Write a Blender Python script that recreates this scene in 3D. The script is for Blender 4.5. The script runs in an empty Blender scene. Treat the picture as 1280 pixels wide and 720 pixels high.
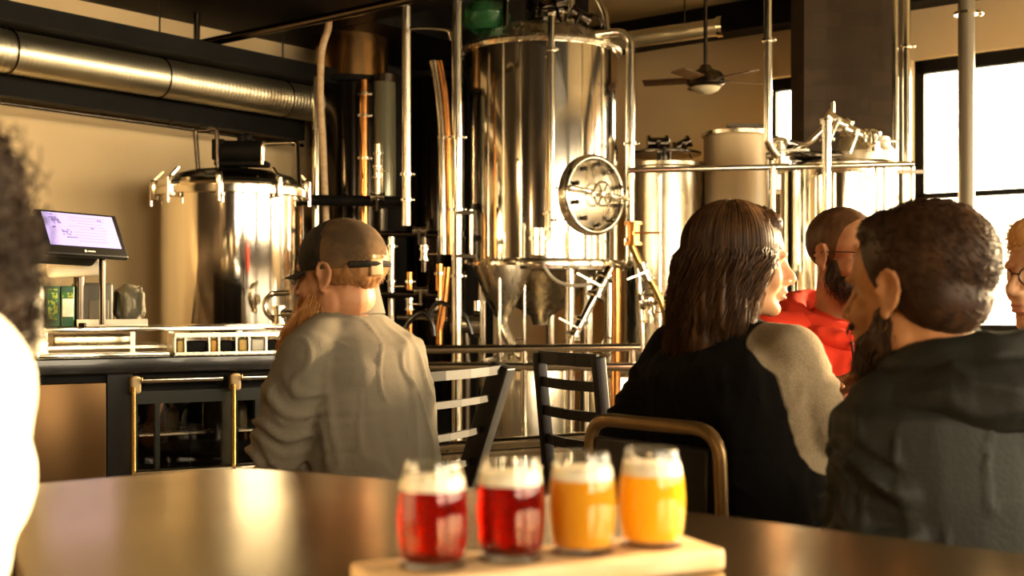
import bpy, bmesh, math, random
import numpy as np
from mathutils import Vector, Matrix, noise
from math import sin, cos, pi, radians as R_, sqrt, atan2
random.seed(7)
SC = bpy.context.scene
COL = SC.collection
CAMZ = 1.10
FPX = 1500.0
def at(px, py, D):
    """photo measurement -> point of the room, D metres ahead of the camera"""
    return Vector(((px - 640) / FPX * D, D, CAMZ + (375 - py) / FPX * D))
V = Vector
WORG = {}          # world origin of every object made here

# ------------------------------------------------------------ materials
def newmat(name):
    m = bpy.data.materials.new(name); m.use_nodes = True
    nt = m.node_tree
    for n in list(nt.nodes): nt.nodes.remove(n)
    out = nt.nodes.new('ShaderNodeOutputMaterial')
    return m, nt, out
def mat(name, col, rough=.5, metal=0., col2=None, ns=8., stretch=(1, 1, 1), bump=0., bs=None, bstretch=None, trans=0., ior=1.45,
        sss=0., coat=0., rvar=0., detail=3., emis=None, aniso=0., spec=None, lo=.35, hi=.65):
    m, nt, out = newmat(name)
    p = nt.nodes.new('ShaderNodeBsdfPrincipled')
    nt.links.new(p.outputs[0], out.inputs[0])
    p.inputs['Base Color'].default_value = (*col, 1)
    p.inputs['Roughness'].default_value = rough
    p.inputs['Metallic'].default_value = metal
    p.inputs['Transmission Weight'].default_value = trans
    p.inputs['IOR'].default_value = ior
    p.inputs['Coat Weight'].default_value = coat
    if spec is not None: p.inputs['Specular IOR Level'].default_value = spec
    if aniso: p.inputs['Anisotropic'].default_value = aniso
    if sss:
        p.inputs['Subsurface Weight'].default_value = sss
        p.inputs['Subsurface Radius'].default_value = (.012, .005, .003)
    if emis:
        p.inputs['Emission Color'].default_value = (*emis[0], 1); p.inputs['Emission Strength'].default_value = emis[1]
    tc = nt.nodes.new('ShaderNodeTexCoord')
    def nz(scale, st, det):
        mp = nt.nodes.new('ShaderNodeMapping'); mp.inputs['Scale'].default_value = st
        nt.links.new(tc.outputs['Object'], mp.inputs[0])
        t = nt.nodes.new('ShaderNodeTexNoise'); t.inputs['Scale'].default_value = scale; t.inputs['Detail'].default_value = det
        nt.links.new(mp.outputs[0], t.inputs['Vector']); return t
    if col2 is not None or rvar:
        t = nz(ns, stretch, detail)
        if col2 is not None:
            mr = nt.nodes.new('ShaderNodeMapRange'); mr.inputs['From Min'].default_value = lo; mr.inputs['From Max'].default_value = hi
            nt.links.new(t.outputs['Fac'], mr.inputs['Value'])
            mx = nt.nodes.new('ShaderNodeMix'); mx.data_type = 'RGBA'
            mx.inputs[6].default_value = (*col, 1); mx.inputs[7].default_value = (*col2, 1)
            nt.links.new(mr.outputs[0], mx.inputs[0]); nt.links.new(mx.outputs[2], p.inputs['Base Color'])
        if rvar:
            mr = nt.nodes.new('ShaderNodeMapRange'); mr.inputs['To Min'].default_value = max(0, rough - rvar); mr.inputs['To Max'].default_value = rough + rvar
            nt.links.new(t.outputs['Fac'], mr.inputs['Value']); nt.links.new(mr.outputs[0], p.inputs['Roughness'])
    if bump:
        t2 = nz(bs or ns, bstretch or stretch, detail)
        b = nt.nodes.new('ShaderNodeBump'); b.inputs['Strength'].default_value = bump; b.inputs['Distance'].default_value = .01
        nt.links.new(t2.outputs['Fac'], b.inputs['Height']); nt.links.new(b.outputs[0], p.inputs['Normal'])
    return m
def brick_mat(name):
    m, nt, out = newmat(name)
    p = nt.nodes.new('ShaderNodeBsdfPrincipled'); nt.links.new(p.outputs[0], out.inputs[0]); p.inputs['Roughness'].default_value = .9
    tc = nt.nodes.new('ShaderNodeTexCoord'); mp = nt.nodes.new('ShaderNodeMapping')
    mp.inputs['Rotation'].default_value = (R_(90), 0, 0)
    nt.links.new(tc.outputs['Object'], mp.inputs[0])
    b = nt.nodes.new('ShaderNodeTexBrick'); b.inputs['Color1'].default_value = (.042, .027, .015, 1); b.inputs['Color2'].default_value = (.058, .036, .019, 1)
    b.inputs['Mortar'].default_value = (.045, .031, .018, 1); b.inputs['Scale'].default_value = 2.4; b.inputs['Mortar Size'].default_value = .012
    nt.links.new(mp.outputs[0], b.inputs['Vector'])
    n = nt.nodes.new('ShaderNodeTexNoise'); n.inputs['Scale'].default_value = 5; nt.links.new(tc.outputs['Object'], n.inputs['Vector'])
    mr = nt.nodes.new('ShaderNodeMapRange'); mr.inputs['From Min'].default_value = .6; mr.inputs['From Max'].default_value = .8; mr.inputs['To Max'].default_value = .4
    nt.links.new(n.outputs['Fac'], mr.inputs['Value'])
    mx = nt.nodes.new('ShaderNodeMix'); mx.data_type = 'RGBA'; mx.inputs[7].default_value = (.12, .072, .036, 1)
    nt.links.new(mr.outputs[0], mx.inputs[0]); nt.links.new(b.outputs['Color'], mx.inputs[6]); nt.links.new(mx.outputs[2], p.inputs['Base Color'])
    bp = nt.nodes.new('ShaderNodeBump'); bp.inputs['Strength'].default_value = .4; bp.inputs['Distance'].default_value = .01
    nt.links.new(b.outputs['Fac'], bp.inputs['Height']); bp.invert = True; nt.links.new(bp.outputs[0], p.inputs['Normal'])
    return m
def pane_mat(name, tint=(1, 1, 1), refl=.06):
    m, nt, out = newmat(name)
    a = nt.nodes.new('ShaderNodeBsdfTransparent'); a.inputs[0].default_value = (*tint, 1)
    g = nt.nodes.new('ShaderNodeBsdfGlossy'); g.inputs['Roughness'].default_value = .02
    lw = nt.nodes.new('ShaderNodeLayerWeight'); pw = nt.nodes.new('ShaderNodeMath'); pw.operation = 'POWER'; pw.inputs[1].default_value = 4.
    f = nt.nodes.new('ShaderNodeMath'); f.operation = 'MULTIPLY_ADD'; f.inputs[1].default_value = .8; f.inputs[2].default_value = .04
    nt.links.new(lw.outputs['Facing'], pw.inputs[0]); nt.links.new(pw.outputs[0], f.inputs[0])
    mx = nt.nodes.new('ShaderNodeMixShader')
    nt.links.new(f.outputs[0], mx.inputs[0]); nt.links.new(a.outputs[0], mx.inputs[1]); nt.links.new(g.outputs[0], mx.inputs[2])
    nt.links.new(mx.outputs[0], out.inputs[0]); return m
def thin_glass(name):
    m, nt, out = newmat(name)
    a = nt.nodes.new('ShaderNodeBsdfTransparent'); a.inputs[0].default_value = (.97, .97, .95, 1)
    g = nt.nodes.new('ShaderNodeBsdfGlossy'); g.inputs['Roughness'].default_value = .04
    lw = nt.nodes.new('ShaderNodeLayerWeight'); pw = nt.nodes.new('ShaderNodeMath'); pw.operation = 'POWER'; pw.inputs[1].default_value = 4.
    f = nt.nodes.new('ShaderNodeMath'); f.operation = 'MULTIPLY_ADD'; f.inputs[1].default_value = .8; f.inputs[2].default_value = .04
    nt.links.new(lw.outputs['Facing'], pw.inputs[0]); nt.links.new(pw.outputs[0], f.inputs[0])
    mx = nt.nodes.new('ShaderNodeMixShader')
    nt.links.new(f.outputs[0], mx.inputs[0]); nt.links.new(a.outputs[0], mx.inputs[1]); nt.links.new(g.outputs[0], mx.inputs[2])
    nt.links.new(mx.outputs[0], out.inputs[0]); return m
def liquid_mat(name, tcol, dcol, mixv, rough=.05, tl=.5):
    """see-through, tinted drink: tinted transparency, some scatter, a glossy skin"""
    m, nt, out = newmat(name)
    a = nt.nodes.new('ShaderNodeBsdfRefraction'); a.inputs['Color'].default_value = (*tcol, 1); a.inputs['Roughness'].default_value = rough; a.inputs['IOR'].default_value = 1.2
    d = nt.nodes.new('ShaderNodeBsdfTranslucent'); d.inputs['Color'].default_value = (*dcol, 1)
    d2 = nt.nodes.new('ShaderNodeBsdfDiffuse'); d2.inputs['Color'].default_value = (*dcol, 1)
    m0 = nt.nodes.new('ShaderNodeMixShader'); m0.inputs[0].default_value = tl
    nt.links.new(d2.outputs[0], m0.inputs[1]); nt.links.new(d.outputs[0], m0.inputs[2])
    m1 = nt.nodes.new('ShaderNodeMixShader'); m1.inputs[0].default_value = mixv
    nt.links.new(a.outputs[0], m1.inputs[1]); nt.links.new(m0.outputs[0], m1.inputs[2])
    nt.links.new(m1.outputs[0], out.inputs[0]); return m

M = {}
M['cream'] = mat('cream_plaster', (.80, .60, .33), .85, col2=(.75, .555, .30), ns=1.3, bump=.08, bs=30)
M['ceil'] = mat('ceiling_paint', (.30, .24, .13), .9, col2=(.26, .20, .11), ns=2)
M['black'] = mat('black_paint', (.004, .0035, .0025), .6, col2=(.007, .006, .0045), ns=6, spec=.15)
M['blackgloss'] = mat('black_gloss', (.01, .009, .008), .2, col2=(.02, .016, .01), ns=4, coat=.5)
M['floor'] = mat('floor_concrete', (.10, .075, .05), .35, col2=(.15, .11, .07), ns=1.5, bump=.05, bs=20)
M['steel'] = mat('stainless_sheet', (.90, .83, .70), .10, 1., bump=.05, bs=14, bstretch=(1, 1, .02), rvar=.04, ns=9, stretch=(1, 1, .03), detail=2)
M['steelrough'] = mat('brushed_stainless', (.82, .74, .58), .28, 1., rvar=.08, ns=20, stretch=(1, 1, .1))
M['pipe'] = mat('polished_pipe', (.88, .82, .68), .14, 1., rvar=.05, ns=15)
M['darksteel'] = mat('dark_steel', (.10, .08, .06), .22, 1., rvar=.08, ns=6, stretch=(1, 1, .1))
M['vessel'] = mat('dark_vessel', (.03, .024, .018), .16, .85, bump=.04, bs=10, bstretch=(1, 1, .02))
M['greypole'] = mat('grey_pole_paint', (.20, .165, .11), .45, .3)
M['copper'] = mat('copper', (.78, .34, .10), .2, 1., rvar=.08, ns=12)
M['brass'] = mat('brass', (.75, .50, .16), .25, 1.)
M['duct'] = mat('galvanised_duct', (.86, .78, .56), .36, 1., rvar=.06, ns=12)
M['wood'] = mat('pale_wood', (.78, .56, .33), .5, col2=(.66, .42, .2), ns=5, stretch=(1, 8, 8))
M['brownwood'] = mat('brown_wood', (.16, .08, .03), .45, col2=(.10, .05, .02), ns=5, stretch=(8, 8, 1))
M['tabletop'] = mat('brushed_zinc_table', (.84, .65, .36), .2, 1., col2=(.70, .52, .27), ns=3, rvar=.05, bump=.02, bs=60)
M['glass'] = thin_glass('clear_glass')
M['pane'] = pane_mat('window_glass')
M['brick'] = brick_mat('dark_brick')
M['white'] = mat('white_enamel', (.9, .82, .64), .35, col2=(.8, .72, .56), ns=4)
M['creamtank'] = mat('cream_tank_wall', (.9, .68, .38), .4)
M['greyplastic'] = mat('grey_plastic', (.055, .05, .035), .5, col2=(.045, .04, .03), ns=6)
M['darkplastic'] = mat('dark_plastic', (.008, .007, .006), .35, spec=.3)
M['screen'] = mat('lit_screen', (.1, .1, .1), .2, emis=((.50, .36, .74), .55))
M['screenink'] = mat('screen_text', (.05, .04, .09), .4, emis=((.2, .12, .36), .3))
M['screenline'] = mat('screen_line', (.05, .04, .09), .4, emis=((.40, .28, .62), .45))
M['green'] = mat('green_carton', (.01, .07, .03), .4)
M['greenspeck'] = mat('speckled_label', (.35, .42, .05), .5, col2=(.02, .12, .02), ns=90, lo=.45, hi=.55)
M['label'] = mat('white_label', (.75, .72, .6), .5)
M['yellow'] = mat('yellow_block', (.85, .62, .2), .5, col2=(.8, .5, .12), ns=20)
M['orange'] = mat('orange_block', (.9, .45, .06), .4)
M['glassgreen'] = mat('green_glass', (.08, .35, .12), .1, trans=.6)

# ------------------------------------------------------------ object plumbing
def tag(o, label=None, cat=None, group=None, kind=None):
    if label: o['label'] = label
    if cat: o['category'] = cat
    if group: o['group'] = group
    if kind: o['kind'] = kind
    return o
def thing(name, loc, label, cat, group=None):
    o = bpy.data.objects.new(name, None); COL.objects.link(o); o.empty_display_size = .1
    o.location = loc; WORG[o] = V(loc)
    return tag(o, label, cat, group)
def put(name, vs, fs, m, parent=None, smooth=True, angle=40, label=None, cat=None, group=None, kind=None, mats=None, fm=None):
    """world-space geometry -> one linked mesh object (child of parent when given)"""
    a = np.array(vs, dtype=float)
    if parent is not None: org = WORG[parent]
    elif kind == 'structure': org = V((0, 0, 0))
    else:
        mn, mxx = a.min(0), a.max(0); org = V(((mn[0] + mxx[0]) / 2, (mn[1] + mxx[1]) / 2, mn[2]))
    a = a - np.array(org)
    me = bpy.data.meshes.new(name); me.from_pydata(a.tolist(), [], [tuple(f) for f in fs]); me.update()
    if mats:
        for x in mats: me.materials.append(x)
        me.polygons.foreach_set('material_index', fm)
    else: me.materials.append(m)
    if smooth:
        me.shade_smooth()
        if angle is not None: me.set_sharp_from_angle(angle=R_(angle))
    o = bpy.data.objects.new(name, me); COL.objects.link(o)
    if parent is not None: o.parent = parent
    else: o.location = org
    WORG[o] = V(org)
    return tag(o, label, cat, group, kind)
class G:
    """geometry collector (world space)"""
    def __init__(s): s.v = []; s.f = []; s.m = []; s.cur = 0
    def add(s, vs, fs):
        n = len(s.v); s.v.extend([tuple(x) for x in vs]); s.f.extend([tuple(i + n for i in f) for f in fs]); s.m.extend([s.cur] * len(fs)); return s
    def box(s, c, size, rz=0., ax=None, bev=0.):
        c = V(c); hx, hy, hz = [x / 2 for x in size]
        if ax is None: ax = (V((cos(rz), sin(rz), 0)), V((-sin(rz), cos(rz), 0)), V((0, 0, 1)))
        ax = [V(a) for a in ax]
        if bev <= 0:
            vs = [c + ax[0] * (sx * hx) + ax[1] * (sy * hy) + ax[2] * (sz * hz) for sx in (-1, 1) for sy in (-1, 1) for sz in (-1, 1)]
            return s.add(vs, [(0, 1, 3, 2), (4, 6, 7, 5), (0, 4, 5, 1), (2, 3, 7, 6), (0, 2, 6, 4), (1, 5, 7, 3)])
        bm = bmesh.new(); bmesh.ops.create_cube(bm, size=1)
        for v in bm.verts: v.co = V((v.co.x * size[0], v.co.y * size[1], v.co.z * size[2]))
        bmesh.ops.bevel(bm, geom=bm.edges[:], offset=min(bev, min(size) * .45), segments=3, profile=.5, affect='EDGES')
        bm.verts.index_update()
        vs = [c + ax[0] * v.co.x + ax[1] * v.co.y + ax[2] * v.co.z for v in bm.verts]; fs = [[v.index for v in f.verts] for f in bm.faces]; bm.free()
        return s.add(vs, fs)
    def seg_box(s, a, b, w, h, up=V((0, 0, 1)), bev=0.):
        a, b = V(a), V(b); d = (b - a); L = d.length; d.normalize(); x = d.cross(up)
        if x.length < 1e-4: x = d.cross(V((1, 0, 0)))
        x.normalize(); z = x.cross(d)
        return s.box((a + b) / 2, (L, w, h), ax=(d, x, z), bev=bev)
    def cyl(s, a, b, r, r2=None, n=16, caps=True):
        return s.tube([a, b], [r, r if r2 is None else r2], n, caps)
    def tube(s, pts, r, n=10, caps=True, fillet=0.):
        pts = [V(p) for p in pts]
        if fillet > 0 and len(pts) > 2:
            q = [pts[0]]
            for i in range(1, len(pts) - 1):
                a, b, c = pts[i - 1], pts[i], pts[i + 1]
                f = min(fillet, (a - b).length * .49, (c - b).length * .49)
                p0 = b + (a - b).normalized() * f; p2 = b + (c - b).normalized() * f
                for k in range(7):
                    t = k / 6; q.append(p0 * (1 - t) ** 2 + b * (2 * t * (1 - t)) + p2 * t * t)
            q.append(pts[-1]); pts = q
        m = len(pts); rr = r if isinstance(r, (list, tuple)) else [r] * m
        T = []
        for i in range(m):
            t = (pts[min(i + 1, m - 1)] - pts[max(i - 1, 0)]); T.append(t.normalized() if t.length > 1e-9 else V((0, 0, 1)))
        up = V((0, 0, 1)) if abs(T[0].z) < .9 else V((1, 0, 0))
        x = T[0].cross(up).normalized(); vs = []
        for i in range(m):
            x = (x - T[i] * x.dot(T[i])).normalized(); y = T[i].cross(x)
            for k in range(n):
                a = 2 * pi * k / n; vs.append(pts[i] + (x * cos(a) + y * sin(a)) * rr[i])
        fs = [(i * n + k, i * n + (k + 1) % n, (i + 1) * n + (k + 1) % n, (i + 1) * n + k) for i in range(m - 1) for k in range(n)]
        if caps: fs.append(tuple(range(n - 1, -1, -1))); fs.append(tuple((m - 1) * n + k for k in range(n)))
        return s.add(vs, fs)
    def lathe(s, c, prof, n=64, axis=None, close=False):
        """prof: (radius, height) pairs round the vertical (or given) axis at c"""
        c = V(c)
        if axis is None: X, Y, Z = V((1, 0, 0)), V((0, 1, 0)), V((0, 0, 1))
        else:
            Z = V(axis).normalized(); X = Z.cross(V((0, 0, 1)))
            if X.length < 1e-3: X = V((1, 0, 0))
            X.normalize(); Y = Z.cross(X)
        vs = []; fs = []; m = len(prof)
        for (r, h) in prof:
            for k in range(n):
                a = 2 * pi * k / n; vs.append(c + X * (r * cos(a)) + Y * (r * sin(a)) + Z * h)
        rng = m if close else m - 1
        for i in range(rng):
            j = (i + 1) % m
            for k in range(n): fs.append((i * n + k, i * n + (k + 1) % n, j * n + (k + 1) % n, j * n + k))
        if not close:
            if prof[0][0] > 1e-6: fs.append(tuple(range(n - 1, -1, -1)))
            if prof[-1][0] > 1e-6: fs.append(tuple((m - 1) * n + k for k in range(n)))
        return s.add(vs, fs)
    def sphere(s, c, r, n=12, ax=None):
        r = (r, r, r) if not isinstance(r, (tuple, list)) else r
        ax = ax or (V((1, 0, 0)), V((0, 1, 0)), V((0, 0, 1)))
        c = V(c); vs = []; fs = []; h = max(4, n // 2 + 1)
        vs.append(c + ax[2] * r[2])
        for i in range(1, h):
            th = pi * i / h
            for k in range(n):
                a = 2 * pi * k / n
                vs.append(c + ax[0] * (r[0] * sin(th) * cos(a)) + ax[1] * (r[1] * sin(th) * sin(a)) + ax[2] * (r[2] * cos(th)))
        vs.append(c - ax[2] * r[2]); last = len(vs) - 1
        for k in range(n):
            fs.append((0, 1 + k, 1 + (k + 1) % n)); fs.append((last, last - n + (k + 1) % n, last - n + k))
        for i in range(h - 2):
            for k in range(n):
                a, b = 1 + i * n + k, 1 + i * n + (k + 1) % n; fs.append((a, a + n, b + n, b))
        return s.add(vs, fs)
    def torus(s, c, R, r, axis=(0, 0, 1), n=32, m=8, ax=None, sx=1., sy=1.):
        c = V(c)
        if ax is None:
            Z = V(axis).normalized(); X = Z.cross(V((0, 0, 1)))
            if X.length < 1e-3: X = V((1, 0, 0))
            X.normalize(); Y = Z.cross(X)
        else: X, Y, Z = ax
        vs = []
        for i in range(n):
            a = 2 * pi * i / n; d = X * (cos(a) * sx) + Y * (sin(a) * sy)
            for k in range(m):
                b = 2 * pi * k / m; vs.append(c + d * (R + r * cos(b)) + Z * (r * sin(b)))
        fs = [(i * m + k, ((i + 1) % n) * m + k, ((i + 1) % n) * m + (k + 1) % m, i * m + (k + 1) % m) for i in range(n) for k in range(m)]
        return s.add(vs, fs)
    def prism(s, poly, z0, z1):
        n = len(poly); vs = [(x, y, z0) for x, y in poly] + [(x, y, z1) for x, y in poly]
        return s.add(vs, [tuple(range(n - 1, -1, -1)), tuple(range(n, 2 * n))] + [(i, (i + 1) % n, n + (i + 1) % n, n + i) for i in range(n)])
    def put(s, name, m, parent=None, **k): return put(name, s.v, s.f, m, parent, **k)
# ============================================================ the room (a rectangle seen corner-on)
C0 = V((.62, 10.93, 0)); U = V((.776, -.631, 0)).normalized(); W = V((-.631, -.776, 0)).normalized(); Z = V((0, 0, 1))
LU, LV, H = 10.0, 14.0, 3.50
def rm(u, v, z=0.): return C0 + U * u + W * v + Z * z
def u_of(px):        # where the sight line of a photo column meets the window wall
    k = (px - 640) / FPX
    return (C0.x - k * C0.y) / (k * U.y - U.x)
def slab(g, u0, u1, v0, v1, z0, z1): g.box(rm((u0 + u1) / 2, (v0 + v1) / 2, (z0 + z1) / 2), (u1 - u0, v1 - v0, z1 - z0), ax=(U, W, Z))
g = G(); slab(g, -.25, LU + .25, -.25, LV + .25, -.2, 0); g.put('floor', M['floor'], kind='structure')
g = G(); slab(g, -.25, LU + .25, -.25, LV + .25, H, H + .2); g.put('ceiling', M['ceil'], kind='structure')
g = G(); slab(g, -.25, 0, -.25, LV + .25, 0, H); g.put('wall_left', M['cream'], kind='structure')
SILL, HEAD = .85, 2.90
def wall_open(name, along, L, opens, fixed0, fixed1, m=None):
    g = G()
    def s(a0, a1, z0, z1):
        if along == 'u': slab(g, a0, a1, fixed0, fixed1, z0, z1)
        else: slab(g, fixed0, fixed1, a0, a1, z0, z1)
    p = 0.
    for a0, a1 in opens:
        s(p, a0, 0, H); s(a0, a1, 0, SILL); s(a0, a1, HEAD, H); p = a1
    s(p, L, 0, H)
    g.put(name, m or M['cream'], kind='structure', smooth=False)
ub = [(u_of(955), u_of(1030)), (3.06, 5.9), (6.3, 9.85)]
wall_open('wall_back', 'u', LU, ub, -.25, 0)
vb = [(.8, 4.2), (4.9, 8.0), (8.7, 10.7)]
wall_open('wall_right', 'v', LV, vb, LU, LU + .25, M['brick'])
g = G(); slab(g, 0, LU, LV, LV + .25, 0, H); g.put('wall_front', M['brick'], kind='structure')
nwin = 0
def window(along, a0, a1, f0, nm, transoms):
    """black frame + panes, a structure of its own"""
    global nwin; nwin += 1
    root = bpy.data.objects.new('window_%d' % nwin, None); COL.objects.link(root)
    c = rm((a0 + a1) / 2, f0, SILL) if along == 'u' else rm(f0, (a0 + a1) / 2, SILL)
    root.location = c; WORG[root] = V(c); root['kind'] = 'structure'
    g = G(); t = .07
    def s(g, p0, p1, z0, z1, th=.06):
        if along == 'u': slab(g, p0, p1, f0 - th / 2, f0 + th / 2, z0, z1)
        else: slab(g, f0 - th / 2, f0 + th / 2, p0, p1, z0, z1)
    s(g, a0, a1, HEAD - .1, HEAD); s(g, a0, a1, SILL, SILL + t); s(g, a0, a0 + t, SILL, HEAD); s(g, a1 - t, a1, SILL, HEAD)
    for z in transoms: s(g, a0, a1, z - .02, z + .02)
    n = max(1, round((a1 - a0) / 1.5))
    for i in range(1, n): x = a0 + (a1 - a0) * i / n; s(g, x - .03, x + .03, SILL, HEAD)
    g.put('window_frame', M['black'], root, smooth=False)
    g = G(); s(g, a0 + t, a1 - t, SILL + t, HEAD - .1, .008); g.put('pane', M['pane'], root, smooth=False)
window('u', ub[0][0], ub[0][1], -.10, 'small', [])
window('u', ub[1][0], ub[1][1], -.10, 'large', [1.88])
window('u', ub[2][0], ub[2][1], -.10, 'far', [1.88])
for a, b in vb: window('v', a, b, LU + .1, 'side', [1.88])
# dark beam along the top of the window wall, black dropped ceiling on the left
g = G(); slab(g, 0, LU, 0, .25, 3.27, 3.5); g.put('trim_1', M['black'], kind='structure', smooth=False)
g = G(); slab(g, 0, 5.2, 3.55, LV, 2.86, 3.49); g.put('ceiling_2', M['black'], kind='structure', smooth=False)
g = G(); slab(g, 0, .95, 1.2, 3.54, 2.86, 3.49); g.put('ceiling_3', M['black'], kind='structure', smooth=False)
g = G(); slab(g, 0, .03, 3.3, LV, 0, .14); g.put('baseboard_left', M['black'], kind='structure', smooth=False)
# brick column
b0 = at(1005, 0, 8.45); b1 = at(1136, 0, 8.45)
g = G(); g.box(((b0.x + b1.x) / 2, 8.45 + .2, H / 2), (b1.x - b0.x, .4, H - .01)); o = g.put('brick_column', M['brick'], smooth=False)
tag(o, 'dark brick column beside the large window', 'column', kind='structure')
# pale building across the street
g = G(); g.box((11.5, 22, 1.2), (9, 6, 3.4), rz=-.68); g.box((13.8, 24.5, 1.8), (3, 3, 4.6), rz=-.68)
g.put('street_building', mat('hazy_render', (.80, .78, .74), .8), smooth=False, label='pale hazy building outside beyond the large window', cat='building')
g = G(); g.box((6, 20, -.35), (90, 70, .1)); g.put('ground', mat('street_ground', (.5, .46, .4), .9), kind='structure', smooth=False)

# ============================================================ ducts and pipes overhead
def tilted_cyl_duct(a, b, r, n_rib, g):
    a, b = V(a), V(b); d = b - a; pts = []; rr = []
    m = n_rib * 4
    for i in range(m + 1):
        pts.append(a + d * (i / m)); rr.append(r * (1.022 if i % 4 == 0 else 1.0))
    g.tube(pts, rr, 40)
a = at(-60, 54, 6.05); b = at(396, 130, 8.0); a.z = b.z = 2.40
root = thing('spiral_duct', (a + b) / 2, 'long shiny galvanised spiral air duct running along the cream wall', 'duct')
g = G(); tilted_cyl_duct(a, b, .112, 90, g); g.put('duct_body', M['duct'], root, angle=None)
for t in (.12, .5, .88):
    p = a.lerp(b, t); g = G(); g.cyl(p + V((0, 0, .1)), V((p.x, p.y, 2.87)), .006, n=8)
    g.torus(p, .116, .005, axis=(b - a)); g.put('hanger', M['darksteel'], root)
a2 = a + W * -.02 + V((0, 0, .168)); b2 = b + V((0, 0, .168))
g = G(); g.seg_box(a2 + U * .05, b2 + U * .05, .30, .10); tag(g.put('black_duct', M['black'], smooth=False), 'matte black rectangular duct right above the shiny spiral duct', 'duct')
g = G(); aa = a + U * -.17 + V((0, 0, -.14)); bb = b + U * -.17 + V((0, 0, -.16))
g.seg_box(aa, bb, .10, .13)
g.put('cable_tray', M['black'], smooth=False, label='black cable trunking fixed under the shiny spiral duct', cat='trunking')
g = G(); g.tube([a + U * -.12 + V((0, 0, -.25)), a.lerp(b, .5) + U * -.14 + V((0, 0, -.25)), b + U * -.14 + V((0, 0, -.26))], .012, 10)
g.tube([a.lerp(b, .56) + U * -.13 + V((0, 0, -.25)), a.lerp(b, .58) + U * -.13 + V((0, 0, -.19)), a.lerp(b, .62) + U * -.13 + V((0, 0, -.19))], .008, 8)
g.put('conduit', M['darksteel'], label='thin dark conduit running below the cable trunking on the cream wall', cat='pipe')
# black cabinet up by the wall top
c = at(150, 34, 7.1)
g = G(); p0 = at(72, 28, 6.75); p1 = at(255, 60, 7.7); p0.z = p1.z = 2.56; g.seg_box(p0 + U * .08, p1 + U * .08, .12, .26)
g.put('wall_cabinet', M['black'], smooth=False, label='long black box fixed high on the cream wall above the ducts', cat='box')
# diagonal dark pipe below the dropped ceiling
g = G(); g.tube([at(246, 56, 7.35), at(400, 24, 7.0), at(545, -8, 6.6)], .027, 14)
root = thing('ceiling_pipe', at(400, 24, 7), 'dark pipe crossing diagonally under the black dropped ceiling', 'pipe')
g.put('pipe_body', M['darksteel'], root)
g = G(); g.cyl(at(246, 56, 7.35) + V((0, 0, .03)), V((*at(246, 56, 7.35).xy, 2.87)), .02, n=10); g.put('elbow', M['darksteel'], root)
# round duct at the back right, with end cap
a = at(700, 62, 9.2); b = at(897, 34, 8.7)
root = thing('short_duct', (a + b) / 2, 'short round metal duct hanging behind the ceiling fan rod', 'duct')
g = G(); tilted_cyl_duct(a, b, .062, 14, g); g.put('duct_body', M['duct'], root)
g = G(); g.cyl(b, b + (b - a).normalized() * .04, .075, n=32); g.put('end_cap', M['pipe'], root)
g = G(); g.cyl(a.lerp(b, .8) + V((0, 0, .06)), V((*a.lerp(b, .8).xy, 3.5)), .006, n=8); g.put('hanger', M['darksteel'], root)
# ceiling beam (dark) in front of it

# ceiling fan
fc = at(882, 100, 8.0)
root = thing('ceiling_fan', (fc.x, fc.y, 3.5), 'dark ceiling fan with pale light bowl hanging before the cream wall', 'ceiling fan')
g = G(); g.cyl((fc.x, fc.y, fc.z + .08), (fc.x, fc.y, 3.45), .014, n=12); g.lathe((fc.x, fc.y, 3.42), [(.02, 0), (.06, .03), (.065, .08)], 24); g.put('rod', M['darksteel'], root)
g = G(); g.lathe(fc, [(.03, .10), (.05, .07), (.10, .05), (.125, .02), (.125, -.03), (.10, -.05)], 32); g.put('motor', M['darksteel'], root)
g = G(); g.lathe(fc, [(.0, -.095), (.05, -.088), (.085, -.07), (.10, -.05)], 32); g.put('light_bowl', mat('fan_bowl', (.85, .75, .5), .4), root)
for k in range(5):
    an = .35 + k * 2 * pi / 5; d = V((cos(an), sin(an), 0)); e = V((-sin(an), cos(an), .22)).normalized()
    g = G(); g.box(fc + d * .27 + V((0, 0, .0)), (.30, .10, .008), ax=(d, e, d.cross(e)), bev=.003); g.box(fc + d * .12, (.10, .03, .012), ax=(d, e, d.cross(e)))
    g.put('blade', M['brownwood'], root)

# ============================================================ brewhouse
def valve(g, c, ax, s=1.):
    """clamp ring, body and lever of a small valve"""
    ax = V(ax).normalized(); c = V(c)
    g.cyl(c - ax * .035 * s, c + ax * .035 * s, .026 * s, n=14)
    for k in (-1, 1): g.cyl(c + ax * (k * .04 * s - .006 * s), c + ax * (k * .04 * s + .006 * s), .036 * s, n=16)
    q = V((0, -1, 0)) if abs(ax.y) < .7 else V((1, 0, 0))
    g.cyl(c, c + q * .05 * s, .01 * s, n=8); g.seg_box(c + q * .05 * s, c + q * .06 * s + (ax.cross(q)).normalized() * .1 * s, .016 * s, .008 * s)
def clampring(g, c, ax, r):
    ax = V(ax).normalized(); c = V(c); g.cyl(c - ax * .008, c + ax * .008, r * 1.5, n=16)
    g.sphere(c + V((r * 1.6, -r * .5, 0)), r * .45, 8)
def pipe_thing(name, pts, r, label, m='pipe', fillet=.0, clamps=(), valves=(), cat='pipe', group=None, n=14):
    pts = [V(p) for p in pts]
    root = thing(name, (pts[0].x, pts[0].y, min(p.z for p in pts)), label, cat, group)
    g = G(); g.tube(pts, r, n, fillet=fillet); g.put('pipe_body', M[m], root, angle=60)
    for z in clamps:      # (point, axis)
        g = G(); clampring(g, z[0], z[1], r); g.put('clamp', M['pipe'], root)
    for z in valves:
        g = G(); valve(g, z[0], z[1], z[2] if len(z) > 2 else 1.); g.put('valve', M['pipe'], root)
    return root
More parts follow.
